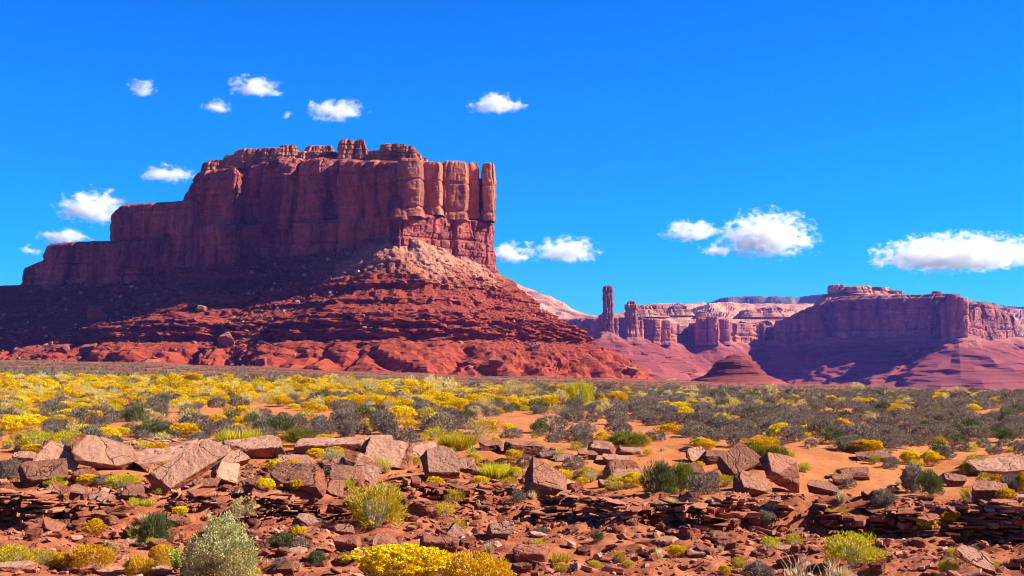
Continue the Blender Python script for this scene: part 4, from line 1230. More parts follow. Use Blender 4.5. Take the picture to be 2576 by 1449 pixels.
# --- flakes on the long bench, and the loose rubble of the bank: nobody could count it
rs = np.random.RandomState(5)
acc = MeshAcc()
for _ in range(260):
    px = rs.uniform(300, 545)
    x, y, z = ground_at(px, 1128 + rs.uniform(-10, 22))
    th = rs.uniform(0.01, 0.035)
    plate(acc, (x, y, z + 0.10 + rs.uniform(0, 0.03)), rs.uniform(0.06, 0.3), rs.uniform(0.06, 0.25), th, rs, rs.uniform(0, 6), rs.uniform(0.3, 1.0), (rs.uniform(-0.12, 0.12), rs.uniform(-0.12, 0.12)))
Vc, Fc = cube_grid(2)
def pebble(acc, x, y, z, s, rs):
    e = s * np.array([rs.uniform(0.7, 1.5), rs.uniform(0.7, 1.3), rs.uniform(0.3, 0.8)]) / 2
    P = Vc / np.linalg.norm(Vc, axis=1)[:, None] ** 0.75 * rs.uniform(0.6, 1.15, (len(Vc), 1)) * e
    P = P @ rot(rs.uniform(-25, 35), rs.uniform(-25, 25), rs.uniform(0, 360)).T
    acc.add(P + np.array([x, y, z + s * 0.10]), Fc, tone=float(np.clip(rs.beta(2, 2.2) + (0.25 if rs.rand() < 0.12 else 0), 0, 1)))
n_ = 11000
X = rs.uniform(-13, 13, n_ * 3); Y = 9.5 + 15.5 * rs.rand(n_ * 3) ** 0.85
S = scree(X, Y)
clump = vn(X / 1.1, Y / 1.1, 0 * X, 602)
keep = (np.abs(X) < Y * 0.50) & (rs.rand(len(X)) < (S * (0.25 + 1.1 * smoothstep(0.35, 0.65, clump)) + 0.015))
X, Y = X[keep][:n_], Y[keep][:n_]
Z = H(X, Y)
for x, y, z in zip(X, Y, Z):
    s = 0.026 * (1 - rs.rand()) ** -0.6
    s = min(s, 0.16)
    if rs.rand() < 0.22:
        plate(acc, (x, y, z + 0.02), s * 1.9, s * 1.4, s * 0.28, rs, rs.uniform(0, 6), rs.uniform(0.2, 0.95), (rs.uniform(-0.4, 0.4), rs.uniform(-0.5, 0.3)))
    else:
        pebble(acc, x, y, z, s, rs)
rub = acc.build("rubble", M_plates)
tag(rub, "loose red rubble and broken flakes covering the bank of the wash", None, None, 'stuff')

# --- loose rocks one can tell apart on the bank
AUTO = []      # (kind, object, px, distance): labelled at the end
rs = np.random.RandomState(9)
protos = []
for i in range(10):
    half = np.array([rs.uniform(0.5, 0.75), rs.uniform(0.4, 0.6), rs.uniform(0.22, 0.42)])
    P, F, skin = rock_verts(half, 3000 + i, 10, 14, 3.0, 24)
    P = P @ rot(rs.uniform(0, 35), rs.uniform(-15, 15), 0).T
    protos.append(mk("loose_rock", P, F, [M_red, M_brown, M_red, M_slab][i % 4], False, {'skin': skin}, link=False))
k_ = 0
while k_ < 150:
    px, py = rs.uniform(0, 2576), rs.uniform(1150, 1440)
    x, y, z = ground_at(px, py)
    if scree(np.array([x]), np.array([y]))[0] < 0.35 or y > 25:
        if rs.rand() > 0.05: continue
    s = rs.choice([0.16, 0.2, 0.25, 0.32, 0.4], p=[0.45, 0.31, 0.16, 0.06, 0.02]) * rs.uniform(0.85, 1.1)
    o = add_obj("loose_rock", protos[rs.randint(10)], (x, y, z + s * 0.08), rs.uniform(0, 6.28), s)
    AUTO.append(("loose_rock", o, px, y))
    k_ += 1

# --- fallen blocks on the butte's slope and at its foot
Vb, Fb = cube_grid(2)
acc = MeshAcc()
nn, mm = TAL.shape[:2]
front_i = np.nonzero((TAL[:, 0, 1] < 800) & (TAL[:, 0, 0] < 120) & (TAL[:, 0, 0] > -420))[0]
for _ in range(7000):
    i = front_i[rs.randint(len(front_i))]; j = rs.randint(int(mm * 0.03), mm - 3)
    p = TAL[i, j]
    if fbm(p[0:1] / 18, p[1:2] / 18, p[2:3] / 9, 2, 811)[0] < 0.05 * rs.normal(): continue
    s = min(0.5 * (1 - rs.rand()) ** -0.5, 3.0)
    P = Vb / np.linalg.norm(Vb, axis=1)[:, None] ** 0.7 * rs.uniform(0.7, 1.1, (len(Vb), 1)) * s * np.array([rs.uniform(0.7, 1.3), rs.uniform(0.6, 1.1), rs.uniform(0.45, 0.9)]) / 2
    acc.add(P @ rot(rs.uniform(-30, 30), rs.uniform(-30, 30), rs.uniform(0, 360)).T + p + np.array([0, -0.1, s * 0.15]), Fb, tone=float(np.clip(rs.normal(0.5, 0.28) + 0.25 * (p[2] > 50) * (p[0] > -110), 0, 1)))
o = acc.build("talus_rubble", M_plates)
tag(o, "fallen red blocks strewn over the butte's slope", None, None, 'stuff')
def on_talus(px, py):
    sx = CX + FOC * TAL[..., 0] / (TAL[..., 1] * math.cos(PITCH) + TAL[..., 2] * math.sin(PITCH))
    sy = CY - FOC * (TAL[..., 2] * math.cos(PITCH) - TAL[..., 1] * math.sin(PITCH)) / (TAL[..., 1] * math.cos(PITCH) + TAL[..., 2] * math.sin(PITCH))
    e = np.hypot(sx - px, sy - py) + np.where(TAL[..., 1] > 850, 1e6, 0)
    k = np.unravel_index(e.argmin(), e.shape)
    return TAL[k] if e[k] < 12 else None
for px, py, w, h, sd, lab in ((570, 868, 36, 34, 1, "tilted boulder on the mud mounds below the flat cap"), (385, 938, 48, 34, 2, "largest dark boulder alone on the plain at the butte's foot"), (404, 940, 22, 22, 3, "leaning flake against the lone dark boulder at the butte's foot"),
                              (510, 782, 22, 14, 4, "pale boulder alone in the dark shaded slope"), (160, 884, 34, 18, 5, "low boulder at the foot of the shaded slope, left one"), (222, 890, 40, 26, 6, "squared boulder at the foot of the shaded slope, right one"),
                              (1252, 756, 26, 18, 7, "round boulder on the upper right slope below the pillars"), (250, 800, 50, 34, 8, "big sunken boulder high in the shaded left slope"), (1690, 941, 34, 9, 9, "white flat rock at the end of the butte's right foot"),
                              (660, 918, 32, 20, 10, "boulder at the edge of the red mounds below the flat cap"), (1252, 920, 30, 22, 11, "boulder at the mounds' edge below the last two pillars"), (1590, 938, 28, 16, 12, "boulder near the tip of the butte's right foot"), (1345, 880, 24, 16, 13, "boulder on the red mounds of the right foot")):
    p = on_talus(px, py)
    if p is None:
        p = ground_at(px, py, dmax=760.0)
    k = p[1] / FOC
    P, F, skin = rock_verts((w * k / 2, w * k * 0.4, h * k / 2), 4000 + sd, 12, 9, 1.6, 16)
    P = P @ rot(15, sd * 7 % 30 - 15, 0).T
    o = mk("boulder", P, F, M_red if sd not in (4, 9) else M_slab, False, {'skin': skin})
    o.location = (p[0], p[1] - 1.0, p[2] + h * k * 0.35)
    tag(o, lab, "boulder")
# ------------------------------------------------------------------ plants
def leaf_mat(name, transl=0.25, var=0.3):
    b = NB(name)
    oi = b.n('ShaderNodeObjectInfo')
    hv = b.n('ShaderNodeHueSaturation')
    b.l(b.attr('Col', 'Color'), hv.inputs['Color'])
    b.l(b.math('ADD', b.math('MULTIPLY', oi.outputs['Random'], var), 1 - var / 2), hv.inputs['Value'])
    b.l(b.math('ADD', b.math('MULTIPLY', oi.outputs['Random'], 0.03), 0.485), hv.inputs['Hue'])
    return b.finish(hv.outputs[0], 0.75, spec=0.1, transl=transl, alb=1.0)
M_leaf = leaf_mat("shrub_leaves")
M_twig = leaf_mat("shrub_twigs", 0.0)

def unit(v):
    return v / np.maximum(np.linalg.norm(v, axis=1)[:, None], 1e-9)

def blades(P, O, L, Wd, rs):
    """diamond shaped blades: base P, direction O (unit), length L, width Wd -> verts (4n), faces"""
    n = len(P)
    side = unit(np.cross(O, unit(rs.normal(size=(n, 3)))))
    L = np.broadcast_to(L, n)[:, None]; Wd = np.broadcast_to(Wd, n)[:, None]
    a = P; c = P + O * L
    m = P + O * L * 0.45
    V = np.stack([a, m + side * Wd / 2, c, m - side * Wd / 2], 1).reshape(-1, 3)
    return V, np.arange(4 * n).reshape(n, 4)

def shell_points(n, R, Hh, rs, seed, low=-0.05, inner=0.55, lobes=0.25, gap=0.42, gfreq=3.2, flat=1.0):
    """points in a domed crown of radius R and height Hh, grouped in clumps; returns points, outward unit vectors, depth 0..1"""
    out_p, out_d, out_r = [], [], []
    tot = 0
    while tot < n:
        m = n * 2
        ct = rs.uniform(low, 1, m)
        az = rs.uniform(0, 2 * np.pi, m)
        st = np.sqrt(np.maximum(1 - ct * ct, 0))
        d = np.stack([st * np.cos(az), st * np.sin(az), ct], 1)
        lob = 1 + lobes * fbm(d[:, 0] * 1.7, d[:, 1] * 1.7, d[:, 2] * 1.7, 3, seed)
        r = inner + (1 - inner) * np.sqrt(rs.rand(m))
        p = d * (r * lob)[:, None]
        k = vn(p[:, 0] * gfreq + 9, p[:, 1] * gfreq, p[:, 2] * gfreq, seed + 3) > gap * rs.uniform(0.75, 1.25, m)
        p, d, r = p[k], d[k], r[k]
        out_p.append(p); out_d.append(d); out_r.append(r)
        tot += len(p)
    p = np.concatenate(out_p)[:n]; d = np.concatenate(out_d)[:n]; r = np.concatenate(out_r)[:n]
    q = p * np.array([R, R, Hh * 0.55])
    q[:, 2] += Hh * 0.45
    q[:, 2] = np.maximum(q[:, 2], 0.02 * Hh)
    return q, d, r

def colmix(cols, w, rs, jit=0.18):
    c = np.array(cols)[rs.choice(len(cols), size=len(w) if hasattr(w, '__len__') else w)]
    return np.clip(c * (1 + jit * rs.normal(size=(len(c), 1))), 0.003, 0.95)

def crown(n, R, Hh, L, Wd, cols, seed, up=0.4, spread=0.6, **kw):
    rs = np.random.RandomState(seed)
    P, D, r = shell_points(n, R, Hh, rs, seed, **kw)
    O = unit(D + np.array([0, 0, up]) + spread * rs.normal(size=P.shape))
    LL = L * rs.uniform(0.6, 1.3, n)
    V, F = blades(P - O * LL[:, None] * 0.4, O, LL, Wd * rs.uniform(0.7, 1.3, n), rs)
    return V, F, np.repeat(colmix(cols, n, rs), 4, 0), r, P

def stems(n, R, Hh, Wd, cols, seed, reach=0.85, base=0.08, curve=0.0):
    rs = np.random.RandomState(seed)
    az = rs.uniform(0, 2 * np.pi, n)
    rr = np.sqrt(rs.rand(n)) * reach
    T = np.stack([R * rr * np.cos(az), R * rr * np.sin(az), Hh * (0.45 + 0.55 * np.sqrt(np.maximum(0, 1 - rr * rr))) * rs.uniform(0.7, 0.98, n)], 1)
    B = np.stack([T[:, 0] * base, T[:, 1] * base, np.full(n, -0.03)], 1) + rs.normal(size=(n, 3)) * [0.02, 0.02, 0]
    O = unit(T - B); L = np.linalg.norm(T - B, axis=1)
    V, F = blades(B, O, L, Wd * rs.uniform(0.6, 1.4, n), rs)
    return V, F, np.repeat(colmix(cols, n, rs), 4, 0)

GREY = [(0.22, 0.160, 0.125), (0.16, 0.118, 0.088), (0.31, 0.235, 0.19), (0.155, 0.125, 0.065)]
TWIG = [(0.16, 0.11, 0.085), (0.22, 0.17, 0.14), (0.30, 0.26, 0.23)]
YEL = [(0.82, 0.545, 0.003), (0.74, 0.47, 0.003), (0.86, 0.61, 0.008), (0.60, 0.38, 0.004)]
YSTEM = [(0.42, 0.29, 0.01), (0.54, 0.34, 0.015), (0.60, 0.38, 0.02)]
PALE = [(0.62, 0.48, 0.15), (0.52, 0.40, 0.14), (0.68, 0.55, 0.24), (0.62, 0.46, 0.06)]
GRN = [(0.14, 0.145, 0.018), (0.20, 0.18, 0.022), (0.10, 0.11, 0.018), (0.32, 0.26, 0.02)]
YGRN = [(0.58, 0.46, 0.008), (0.44, 0.37, 0.012), (0.70, 0.52, 0.01), (0.32, 0.29, 0.02)]
SILV = [(0.46, 0.50, 0.22), (0.58, 0.60, 0.34), (0.36, 0.37, 0.11), (0.56, 0.44, 0.11)]
STRAW = [(0.66, 0.52, 0.24), (0.56, 0.42, 0.18), (0.74, 0.62, 0.36)]
DKGRN = [(0.075, 0.10, 0.028), (0.11, 0.13, 0.035), (0.16, 0.17, 0.05), (0.06, 0.075, 0.02)]
ORNG = [(0.58, 0.30, 0.03), (0.50, 0.27, 0.04), (0.66, 0.40, 0.03)]

def build_kind(kind, seed, lod):
    """unit-sized shrub meshes (about 1 m across): a list of (part name, V, F, colour) with lod 0 near .. 2 far"""
    q = (1.0, 0.28, 0.09)[lod]
    g = (1.0, 1.65, 2.6)[lod]
    rs = np.random.RandomState(seed)
    out = []
    if kind == "grey":
        V, F, C, r, P = crown(int(5200 * q), 0.5, 0.62, 0.075 * g, 0.014 * g, GREY, seed, 0.5, 0.55, low=-0.8, inner=0.5, lobes=0.35, gap=0.46, gfreq=3.0)
        out.append(("foliage", V, F, C))
        out.append(("stems",) + stems(int(150 * max(q, 0.2)), 0.5, 0.62, 0.014 * g ** 0.5, TWIG, seed + 1))
    elif kind == "yellow":
        V, F, C, r, P = crown(int(2600 * q), 0.46, 0.55, 0.13 * g ** 0.7, 0.011 * g, YSTEM, seed, 1.3, 0.3, low=-0.75, inner=0.35, lobes=0.2, gap=0.38)
        out.append(("stems", V, F, C))
        V, F, C, r, P = crown(int(4600 * q), 0.5, 0.66, 0.044 * g, 0.028 * g, YEL, seed + 2, 0.6, 0.8, low=0.0, inner=0.84, lobes=0.32, gap=0.40, gfreq=4.5)
        out.append(("flower_heads", V, F, C))
    elif kind == "ygreen":
        V, F, C, r, P = crown(int(4600 * q), 0.5, 0.72, 0.085 * g ** 0.8, 0.012 * g, YGRN, seed, 0.9, 0.5, low=-0.75, inner=0.4, lobes=0.35, gap=0.44)
        out.append(("foliage", V, F, C))
        out.append(("stems",) + stems(int(120 * max(q, 0.2)), 0.5, 0.7, 0.012 * g ** 0.5, [(0.30, 0.30, 0.28), (0.4, 0.38, 0.34)], seed + 1))
    elif kind == "pale":
        V, F, C, r, P = crown(int(3000 * q), 0.5, 0.8, 0.07 * g, 0.010 * g, PALE, seed, 0.8, 0.6, low=-0.7, inner=0.4, lobes=0.45, gap=0.50, gfreq=3.4)
        out.append(("foliage", V, F, C))
        out.append(("stems",) + stems(int(200 * max(q, 0.2)), 0.5, 0.8, 0.010 * g ** 0.5, [(0.45, 0.40, 0.24), (0.36, 0.30, 0.18)], seed + 1))
    elif kind == "green":
        V, F, C, r, P = crown(int(5200 * q), 0.5, 0.75, 0.13 * g ** 0.7, 0.010 * g, GRN, seed, 1.1, 0.4, low=-0.75, inner=0.3, lobes=0.4, gap=0.45)
        out.append(("foliage", V, F, C))
        out.append(("stems",) + stems(int(120 * max(q, 0.2)), 0.5, 0.75, 0.012 * g ** 0.5, GRN, seed + 1))
    elif kind == "dkgreen":
        V, F, C, r, P = crown(int(5200 * q), 0.5, 0.72, 0.10 * g ** 0.8, 0.012 * g, DKGRN, seed, 0.9, 0.5, low=-0.75, inner=0.3, lobes=0.42, gap=0.47)
        out.append(("foliage", V, F, C))
        out.append(("stems",) + stems(int(120 * max(q, 0.2)), 0.5, 0.72, 0.012 * g ** 0.5, TWIG, seed + 1))
    elif kind == "silver":
        V, F, C, r, P = crown(int(17000 * q), 0.5, 0.98, 0.034 * g, 0.019 * g, SILV, seed, 1.0, 0.6, low=-0.8, inner=0.5, lobes=0.38, gap=0.47, gfreq=4.2)
        out.append(("foliage", V, F, C))
        V, F, C, r, P = crown(int(4200 * q), 0.49, 0.60, 0.032 * g, 0.015 * g, [(0.60, 0.42, 0.12), (0.52, 0.36, 0.10), (0.66, 0.5, 0.2)], seed + 7, 0.4, 0.8, low=-0.5, inner=0.5, lobes=0.3, gap=0.46)
        out.append(("dry_foliage", V, F, C))
        out.append(("stems",) + stems(int(220 * max(q, 0.2)), 0.46, 0.9, 0.014, [(0.34, 0.26, 0.18), (0.24, 0.17, 0.12)], seed + 1))
    elif kind == "straw":
        n = int(900 * max(q, 0.15))
        az = rs.uniform(0, 2 * np.pi, n); lean = np.abs(rs.normal(size=n)) * 0.42
        O = unit(np.stack([np.cos(az) * lean, np.sin(az) * lean, np.ones(n)], 1))
        B = np.stack([np.cos(az) * 0.16 * rs.rand(n), np.sin(az) * 0.16 * rs.rand(n), np.full(n, -0.02)], 1)
        V, F = blades(B, O, rs.uniform(0.3, 0.75, n), 0.012 * g, rs)
        out.append(("blades", V, F, np.repeat(colmix(STRAW, n, rs), 4, 0)))
    elif kind == "grass":
        n = int(1500 * max(q, 0.15))
        az = rs.uniform(0, 2 * np.pi, n); lean = np.abs(rs.normal(size=n)) * 0.5
        O = unit(np.stack([np.cos(az) * lean, np.sin(az) * lean, np.ones(n)], 1))
        rr = 0.36 * np.sqrt(rs.rand(n))
        B = np.stack([np.cos(az) * rr, np.sin(az) * rr, np.full(n, -0.02)], 1)
        V, F = blades(B, O, rs.uniform(0.25, 0.6, n), 0.014 * g, rs)
        out.append(("blades", V, F, np.repeat(colmix(YGRN + YGRN + [(0.66, 0.55, 0.08)], n, rs), 4, 0)))
    elif kind == "orange":
        V, F, C, r, P = crown(int(3400 * q), 0.47, 0.62, 0.12 * g ** 0.7, 0.010 * g, ORNG, seed, 1.3, 0.35, low=-0.75, inner=0.35, lobes=0.25, gap=0.38)
        out.append(("stems", V, F, C))
        V, F, C, r, P = crown(int(2600 * q), 0.5, 0.68, 0.05 * g, 0.02 * g, [(0.62, 0.34, 0.010), (0.54, 0.27, 0.012), (0.70, 0.44, 0.012)], seed + 2, 0.9, 0.6, low=0.1, inner=0.8, lobes=0.25, gap=0.42)
        out.append(("flower_heads", V, F, C))
    elif kind == "yucca":
        n = 90
        az = rs.uniform(0, 2 * np.pi, n); el = rs.uniform(0.15, 1.45, n)
        O = np.stack([np.cos(az) * np.cos(el), np.sin(az) * np.cos(el), np.sin(el)], 1)
        B = O * 0.04 + [0, 0, 0.05]
        V, F = blades(B, O, rs.uniform(0.36, 0.52, n), 0.022, rs)
        out.append(("blades", V, F, np.repeat(colmix([(0.30, 0.36, 0.05), (0.40, 0.42, 0.07), (0.22, 0.28, 0.05), (0.55, 0.5, 0.14)], n, rs), 4, 0)))
    elif kind == "leafy":
        n = 26
        az = rs.uniform(0, 2 * np.pi, n)
        T = np.stack([0.22 * np.cos(az) * rs.rand(n), 0.22 * np.sin(az) * rs.rand(n), rs.uniform(0.4, 1.0, n)], 1)
        B = T * [0.15, 0.15, 0] + [0, 0, -0.02]
        O = unit(T - B); L = np.linalg.norm(T - B, axis=1)
        V, F = blades(B, O, L, 0.016, rs)
        out.append(("stems", V, F, np.repeat(colmix([(0.35, 0.40, 0.08)], n, rs), 4, 0)))
        m = 700
        i = rs.randint(n, size=m); t = rs.uniform(0.2, 1, m)[:, None]
        P = B[i] + (T - B)[i] * t
        O = unit(rs.normal(size=(m, 3)) + [0, 0, 0.5])
        V, F = blades(P, O, rs.uniform(0.03, 0.065, m), 0.03, rs)
        out.append(("foliage", V, F, np.repeat(colmix([(0.42, 0.5, 0.05), (0.34, 0.44, 0.06), (0.5, 0.56, 0.1)], m, rs), 4, 0)))
    elif kind == "stalks":
        n = 46
        az = rs.uniform(0, 2 * np.pi, n); lean = np.abs(rs.normal(size=n)) * 0.28
        B = np.stack([rs.uniform(-0.5, 0.5, n), rs.uniform(-0.15, 0.15, n), np.full(n, -0.03)], 1)
        O1 = unit(np.stack([np.cos(az) * lean, np.sin(az) * lean, np.ones(n)], 1))
        L1 = rs.uniform(0.3, 0.75, n)
        V1, F1 = blades(B, O1, L1, 0.030, rs)
        mid = B + O1 * (L1 * 0.85)[:, None]
        O2 = unit(O1 + np.stack([np.cos(az) * 0.7, np.sin(az) * 0.4, -0.1 + 0 * az], 1))
        V2, F2 = blades(mid, O2, L1 * 0.5, 0.022, rs)
        V = np.concatenate([V1, V2]); F = np.concatenate([F1, F2 + len(V1)])
        out.append(("stalks", V, F, np.repeat(colmix([(0.72, 0.60, 0.36), (0.62, 0.48, 0.26), (0.5, 0.36, 0.2)], 2 * n, rs), 4, 0)))
    return out

MAIN = {"foliage": 0, "blades": 0, "stalks": 0}
_pc = {}
def proto(kind, i, lod):
    key = (kind, i, lod)
    if key not in _pc:
        _pc[key] = build_kind(kind, sum(map(ord, kind)) * 31 + i * 97 + 5, lod)
    return _pc[key]
_pm = {}
def proto_part(kind, i, lod, part, V, F, C):
    key = (kind, i, lod, part)
    if key not in _pm:
        _pm[key] = mk(part, V, F, M_twig if part in ("stems", "stalks") and kind not in ("yellow", "orange") else M_leaf, False, {'Col': C}, link=False)
    return _pm[key]
def proto_joined(kind, i, lod, name):
    key = (kind, i, lod, "*")
    if key not in _pm:
        acc = MeshAcc()
        for part, V, F, C in proto(kind, i, lod):
            acc.add(V, F, Col=C)
        _pm[key] = acc.build(name, M_leaf, link=False)
    return _pm[key]

NAMES = {"grey": ("grey_shrub", "shrub"), "yellow": ("rabbitbrush", "flowering shrub"), "ygreen": ("yellow_green_bush", "bush"), "pale": ("pale_bush", "bush"), "green": ("green_bush", "bush"),
         "dkgreen": ("dark_bush", "bush"), "silver": ("saltbush", "bush"), "straw": ("grass_tuft", "grass tuft"), "grass": ("grass_clump", "grass clump"), "orange": ("rabbitbrush", "flowering shrub"),
         "yucca": ("yucca", "yucca"), "leafy": ("leafy_plant", "plant"), "stalks": ("dry_stalks", "dry stalks")}
PLACED = []
def put_bush(kind, px0, px1, py0, py1, label, i=0, seed=0, by=None, rz=None):
    """a foreground plant whose photo box is px0..px1, py0..py1"""
    cx_ = (px0 + px1) / 2
    b_ = by or py1
    x, y, z = ground_at(cx_, min(b_, 1447))
    if b_ > 1447:
        y -= (b_ - 1447) * 0.03; x = ray(cx_, b_)[0] * y; z = float(H(x, y))
    k = y / FOC
    w, h = (px1 - px0) * k, max(ZR(py0, y) - z, 0.05)
    parts = proto(kind, i, 0)
    hz = max(p[1][:, 2].max() for p in parts)
    wx = max(np.percentile(np.abs(p[1][:, 0]), 99) for p in parts) * 2
    s = (w / wx, w / wx, h / hz)
    rz = (cx_ * 0.37) % 6.28 if rz is None else rz
    nm, cat = NAMES[kind]
    if len(parts) == 1:
        o = add_obj(nm, proto_joined(kind, i, 0, nm), (x, y, z), rz, s)
    else:
        o = empty(nm, (x, y, z), rz)
        o.scale = s
        for part, V, F, C in parts:
            add_obj(part, proto_part(kind, i, 0, part, V, F, C), parent=o)
    tag(o, label, cat)
    PLACED.append((x, y, max(w, 0.1) / 2))
    return o

pb = put_bush
pb("silver", 458, 656, 1278, 1462, "large silvery green bush with a golden base in the left foreground", 0)
pb("dkgreen", 337, 432, 1283, 1374, "dark green bush in the wash left of the large silvery bush", 0)
pb("orange", 178, 292, 1366, 1434, "rounded yellow bush with an orange base at lower left", 0)
pb("ygreen", -20, 80, 1362, 1434, "pale yellow-green bush in the bottom left corner", 0)
pb("ygreen", 60, 140, 1376, 1434, "yellow-green bush second from the bottom left corner", 1)
pb("yellow", 128, 194, 1388, 1434, "small yellow bush between the corner bushes and the orange-based bush", 3)
pb("orange", 376, 440, 1366, 1428, "tall golden bush just left of the silvery bush", 1)
pb("orange", 312, 386, 1394, 1448, "low golden bush below left of the tall golden bush", 2)
pb("leafy", 425, 470, 1360, 1444, "bright green leafy plant against the left side of the silvery bush", 0)
pb("yellow", 590, 660, 1420, 1465, "yellow bush under the right side of the silvery bush", 1)
pb("pale", 250, 306, 1356, 1398, "dry grey-green tuft above the orange-based yellow bush", 3)
pb("pale", 570, 658, 1246, 1312, "dry straw-coloured bush above right of the silvery bush", 0)
pb("grey", 482, 558, 1114, 1162, "grey-yellow bush growing at the right end of the long bench slab", 0)
pb("grey", -10, 52, 1150, 1204, "grey bush at the left edge beside the cracked slabs", 1)
pb("yellow", 196, 256, 1192, 1222, "low yellow bush under the widest cracked slab", 2)
pb("grey", 232, 284, 1190, 1226, "low grey bush under the widest cracked slab", 2)
pb("ygreen", 262, 352, 1188, 1230, "yellow-green bush in front of the smooth brown slab face", 2)
pb("ygreen", 108, 172, 1192, 1230, "yellow-green bush at the foot of the far left boulder", 3)
pb("yellow", 392, 454, 1158, 1206, "yellow bush behind the tipped plank", 3)
pb("ygreen", 46, 140, 1076, 1136, "broad pale yellow bush behind the cracked slabs at far left", 0)
pb("ygreen", 122, 208, 1078, 1138, "green and yellow bush behind the widest cracked slab", 1)
pb("grey", 206, 252, 1066, 1116, "dark upright bush behind the long bench slab's left end", 3)
pb("dkgreen", 345, 434, 1050, 1098, "dark rounded bush on the flat above the long bench slab", 1)
pb("grass", 545, 672, 1072, 1124, "yellow-green tall grass behind the long narrow pale slab", 0)
pb("grey", 489, 548, 1060, 1098, "pale grey bush left of the tall yellow-green grass", 4)
pb("dkgreen", 52, 118, 1280, 1322, "spiky dark green bush on the left ledge", 2)
pb("grey", 28, 74, 1246, 1282, "small grey bush above the spiky one on the left ledge", 5)
pb("ygreen", 878, 1015, 1206, 1328, "airy yellow-green bush with grey twigs in the middle of the bank", 4)
pb("yellow", 896, 1114, 1368, 1470, "big round yellow flowering bush at the bottom edge", 0)
pb("orange", 1118, 1288, 1380, 1470, "broad orange-brown flowering bush right of the big yellow one", 0)
pb("pale", 1170, 1230, 1420, 1462, "pale straw tuft at the foot of the orange-brown bush", 1)
pb("dkgreen", 672, 752, 1328, 1390, "grey-green bush right of the silvery bush", 3)
pb("dkgreen", 774, 826, 1380, 1422, "small grey-green bush left of the big yellow bush", 0)
pb("yellow", 854, 888, 1394, 1420, "tiny golden tuft just left of the big yellow bush", 1)
pb("yucca", 1122, 1156, 1118, 1152, "left yucca of the pair beside the six-sided boulder", 0)
pb("yucca", 1166, 1212, 1112, 1152, "right and larger yucca of the pair beside the six-sided boulder", 1)
pb("grass", 1098, 1200, 1086, 1128, "yellow-green grass behind the two yuccas", 1)
pb("grass", 1206, 1292, 1156, 1206, "yellow-green grass clump on the sand right of the yuccas", 2)
pb("green", 704, 804, 1068, 1122, "green bush with yellow tips behind the long thin slab", 0)
pb("yellow", 770, 816, 1126, 1152, "small yellow bush in front of the long thin slab", 2)
pb("pale", 805, 876, 1122, 1164, "round dry pale bush in front of the long thin slab", 2)
pb("grey", 955, 1002, 1058, 1104, "upright grey bush behind the smooth orange-fronted slab", 2)
pb("grey", 850, 892, 1052, 1104, "grey bush with a yellow neighbour above the long thin slab's right end", 1)
pb("dkgreen", 1616, 1702, 1150, 1246, "big dark green bush, its left half, below the needle's right side", 0)
pb("green", 1680, 1750, 1152, 1240, "big dark green bush's brighter right neighbour beside the grey round rock", 1)
pb("green", 1518, 1632, 1080, 1126, "wide green grassy bush above the oval boulder", 2)
pb("yellow", 1606, 1640, 1096, 1122, "small yellow bush at the right end of the wide green grassy bush", 2)
pb("green", 1858, 1945, 1108, 1174, "large dark green bush above the long tipped block", 0)
pb("green", 1905, 1990, 1112, 1174, "green bush right of and touching the large dark green one", 3)
pb("yellow", 1868, 1965, 1096, 1150, "yellow flowering top bush behind the two large green bushes", 0)
pb("straw", 1468, 1504, 1184, 1213, "cream grass tuft left of the oval boulder's hollow", 0)
pb("yellow", 1562, 1624, 1186, 1224, "yellow bush at the right foot of the oval boulder", 3)
pb("yellow", 1740, 1773, 1158, 1182, "round yellow bush at the top right of the dark green bush", 1)
pb("straw", 1655, 1714, 1248, 1292, "cream grass tuft on the ledge below the dark green bush", 1)
pb("yellow", 1678, 1726, 1370, 1404, "round yellow bush on the rubble right of centre", 0)
pb("ygreen", 1542, 1574, 1386, 1414, "small yellow-green bush on the rubble, upper one of the bottom three", 2)
pb("ygreen", 1565, 1596, 1406, 1430, "small yellow-green bush on the rubble, right one of the bottom three", 3)
pb("ygreen", 1480, 1512, 1406, 1432, "small yellow-green bush on the rubble, left one of the bottom three", 0)
pb("ygreen", 1804, 1848, 1192, 1224, "yellow-green bush under the long tipped block's left end", 1)
pb("dkgreen", 1486, 1520, 1334, 1361, "small dark green bush alone on the rubble slope", 1)
pb("yellow", 1732, 1806, 1098, 1130, "yellow bush on the sand left of the large dark green bush", 1)
pb("ygreen", 1840, 1876, 1396, 1436, "yellow-green bush at the bottom above the grey bush", 4)
pb("yellow", 1808, 1842, 1420, 1446, "small yellow bush at the bottom left of the grey bush", 2)
pb("grey", 1868, 1948, 1404, 1462, "grey bush at the bottom edge left of the dry stalks", 0)
pb("ygreen", 2080, 2216, 1328, 1424, "large bright yellow-green bush in the right foreground", 0)
pb("yellow", 2264, 2316, 1130, 1166, "left one of the twin round yellow bushes on the right sand slope", 0)
pb("yellow", 2316, 2374, 1130, 1170, "right one of the twin round yellow bushes on the right sand slope", 1)
pb("grey", 2262, 2330, 1158, 1240, "tall grey-brown bush below the twin yellow bushes", 3)
pb("dkgreen", 2310, 2374, 1170, 1246, "tall dark bush with yellow lower side below the twin yellow bushes", 2)
pb("yellow", 2330, 2366, 1190, 1242, "yellow bush growing in the side of the tall dark bush", 3)
pb("grey", 2192, 2258, 1224, 1278, "round grey bush on the sand above the dark ledge", 2)
pb("yellow", 2365, 2409, 1286, 1318, "small yellow bush on the dark ledge at right", 3)
pb("ygreen", 2380, 2420, 1372, 1412, "upper of two small yellowish bushes under the dark ledge at right", 3)
pb("ygreen", 2358, 2412, 1404, 1446, "lower of two small yellowish bushes under the dark ledge at right", 2)
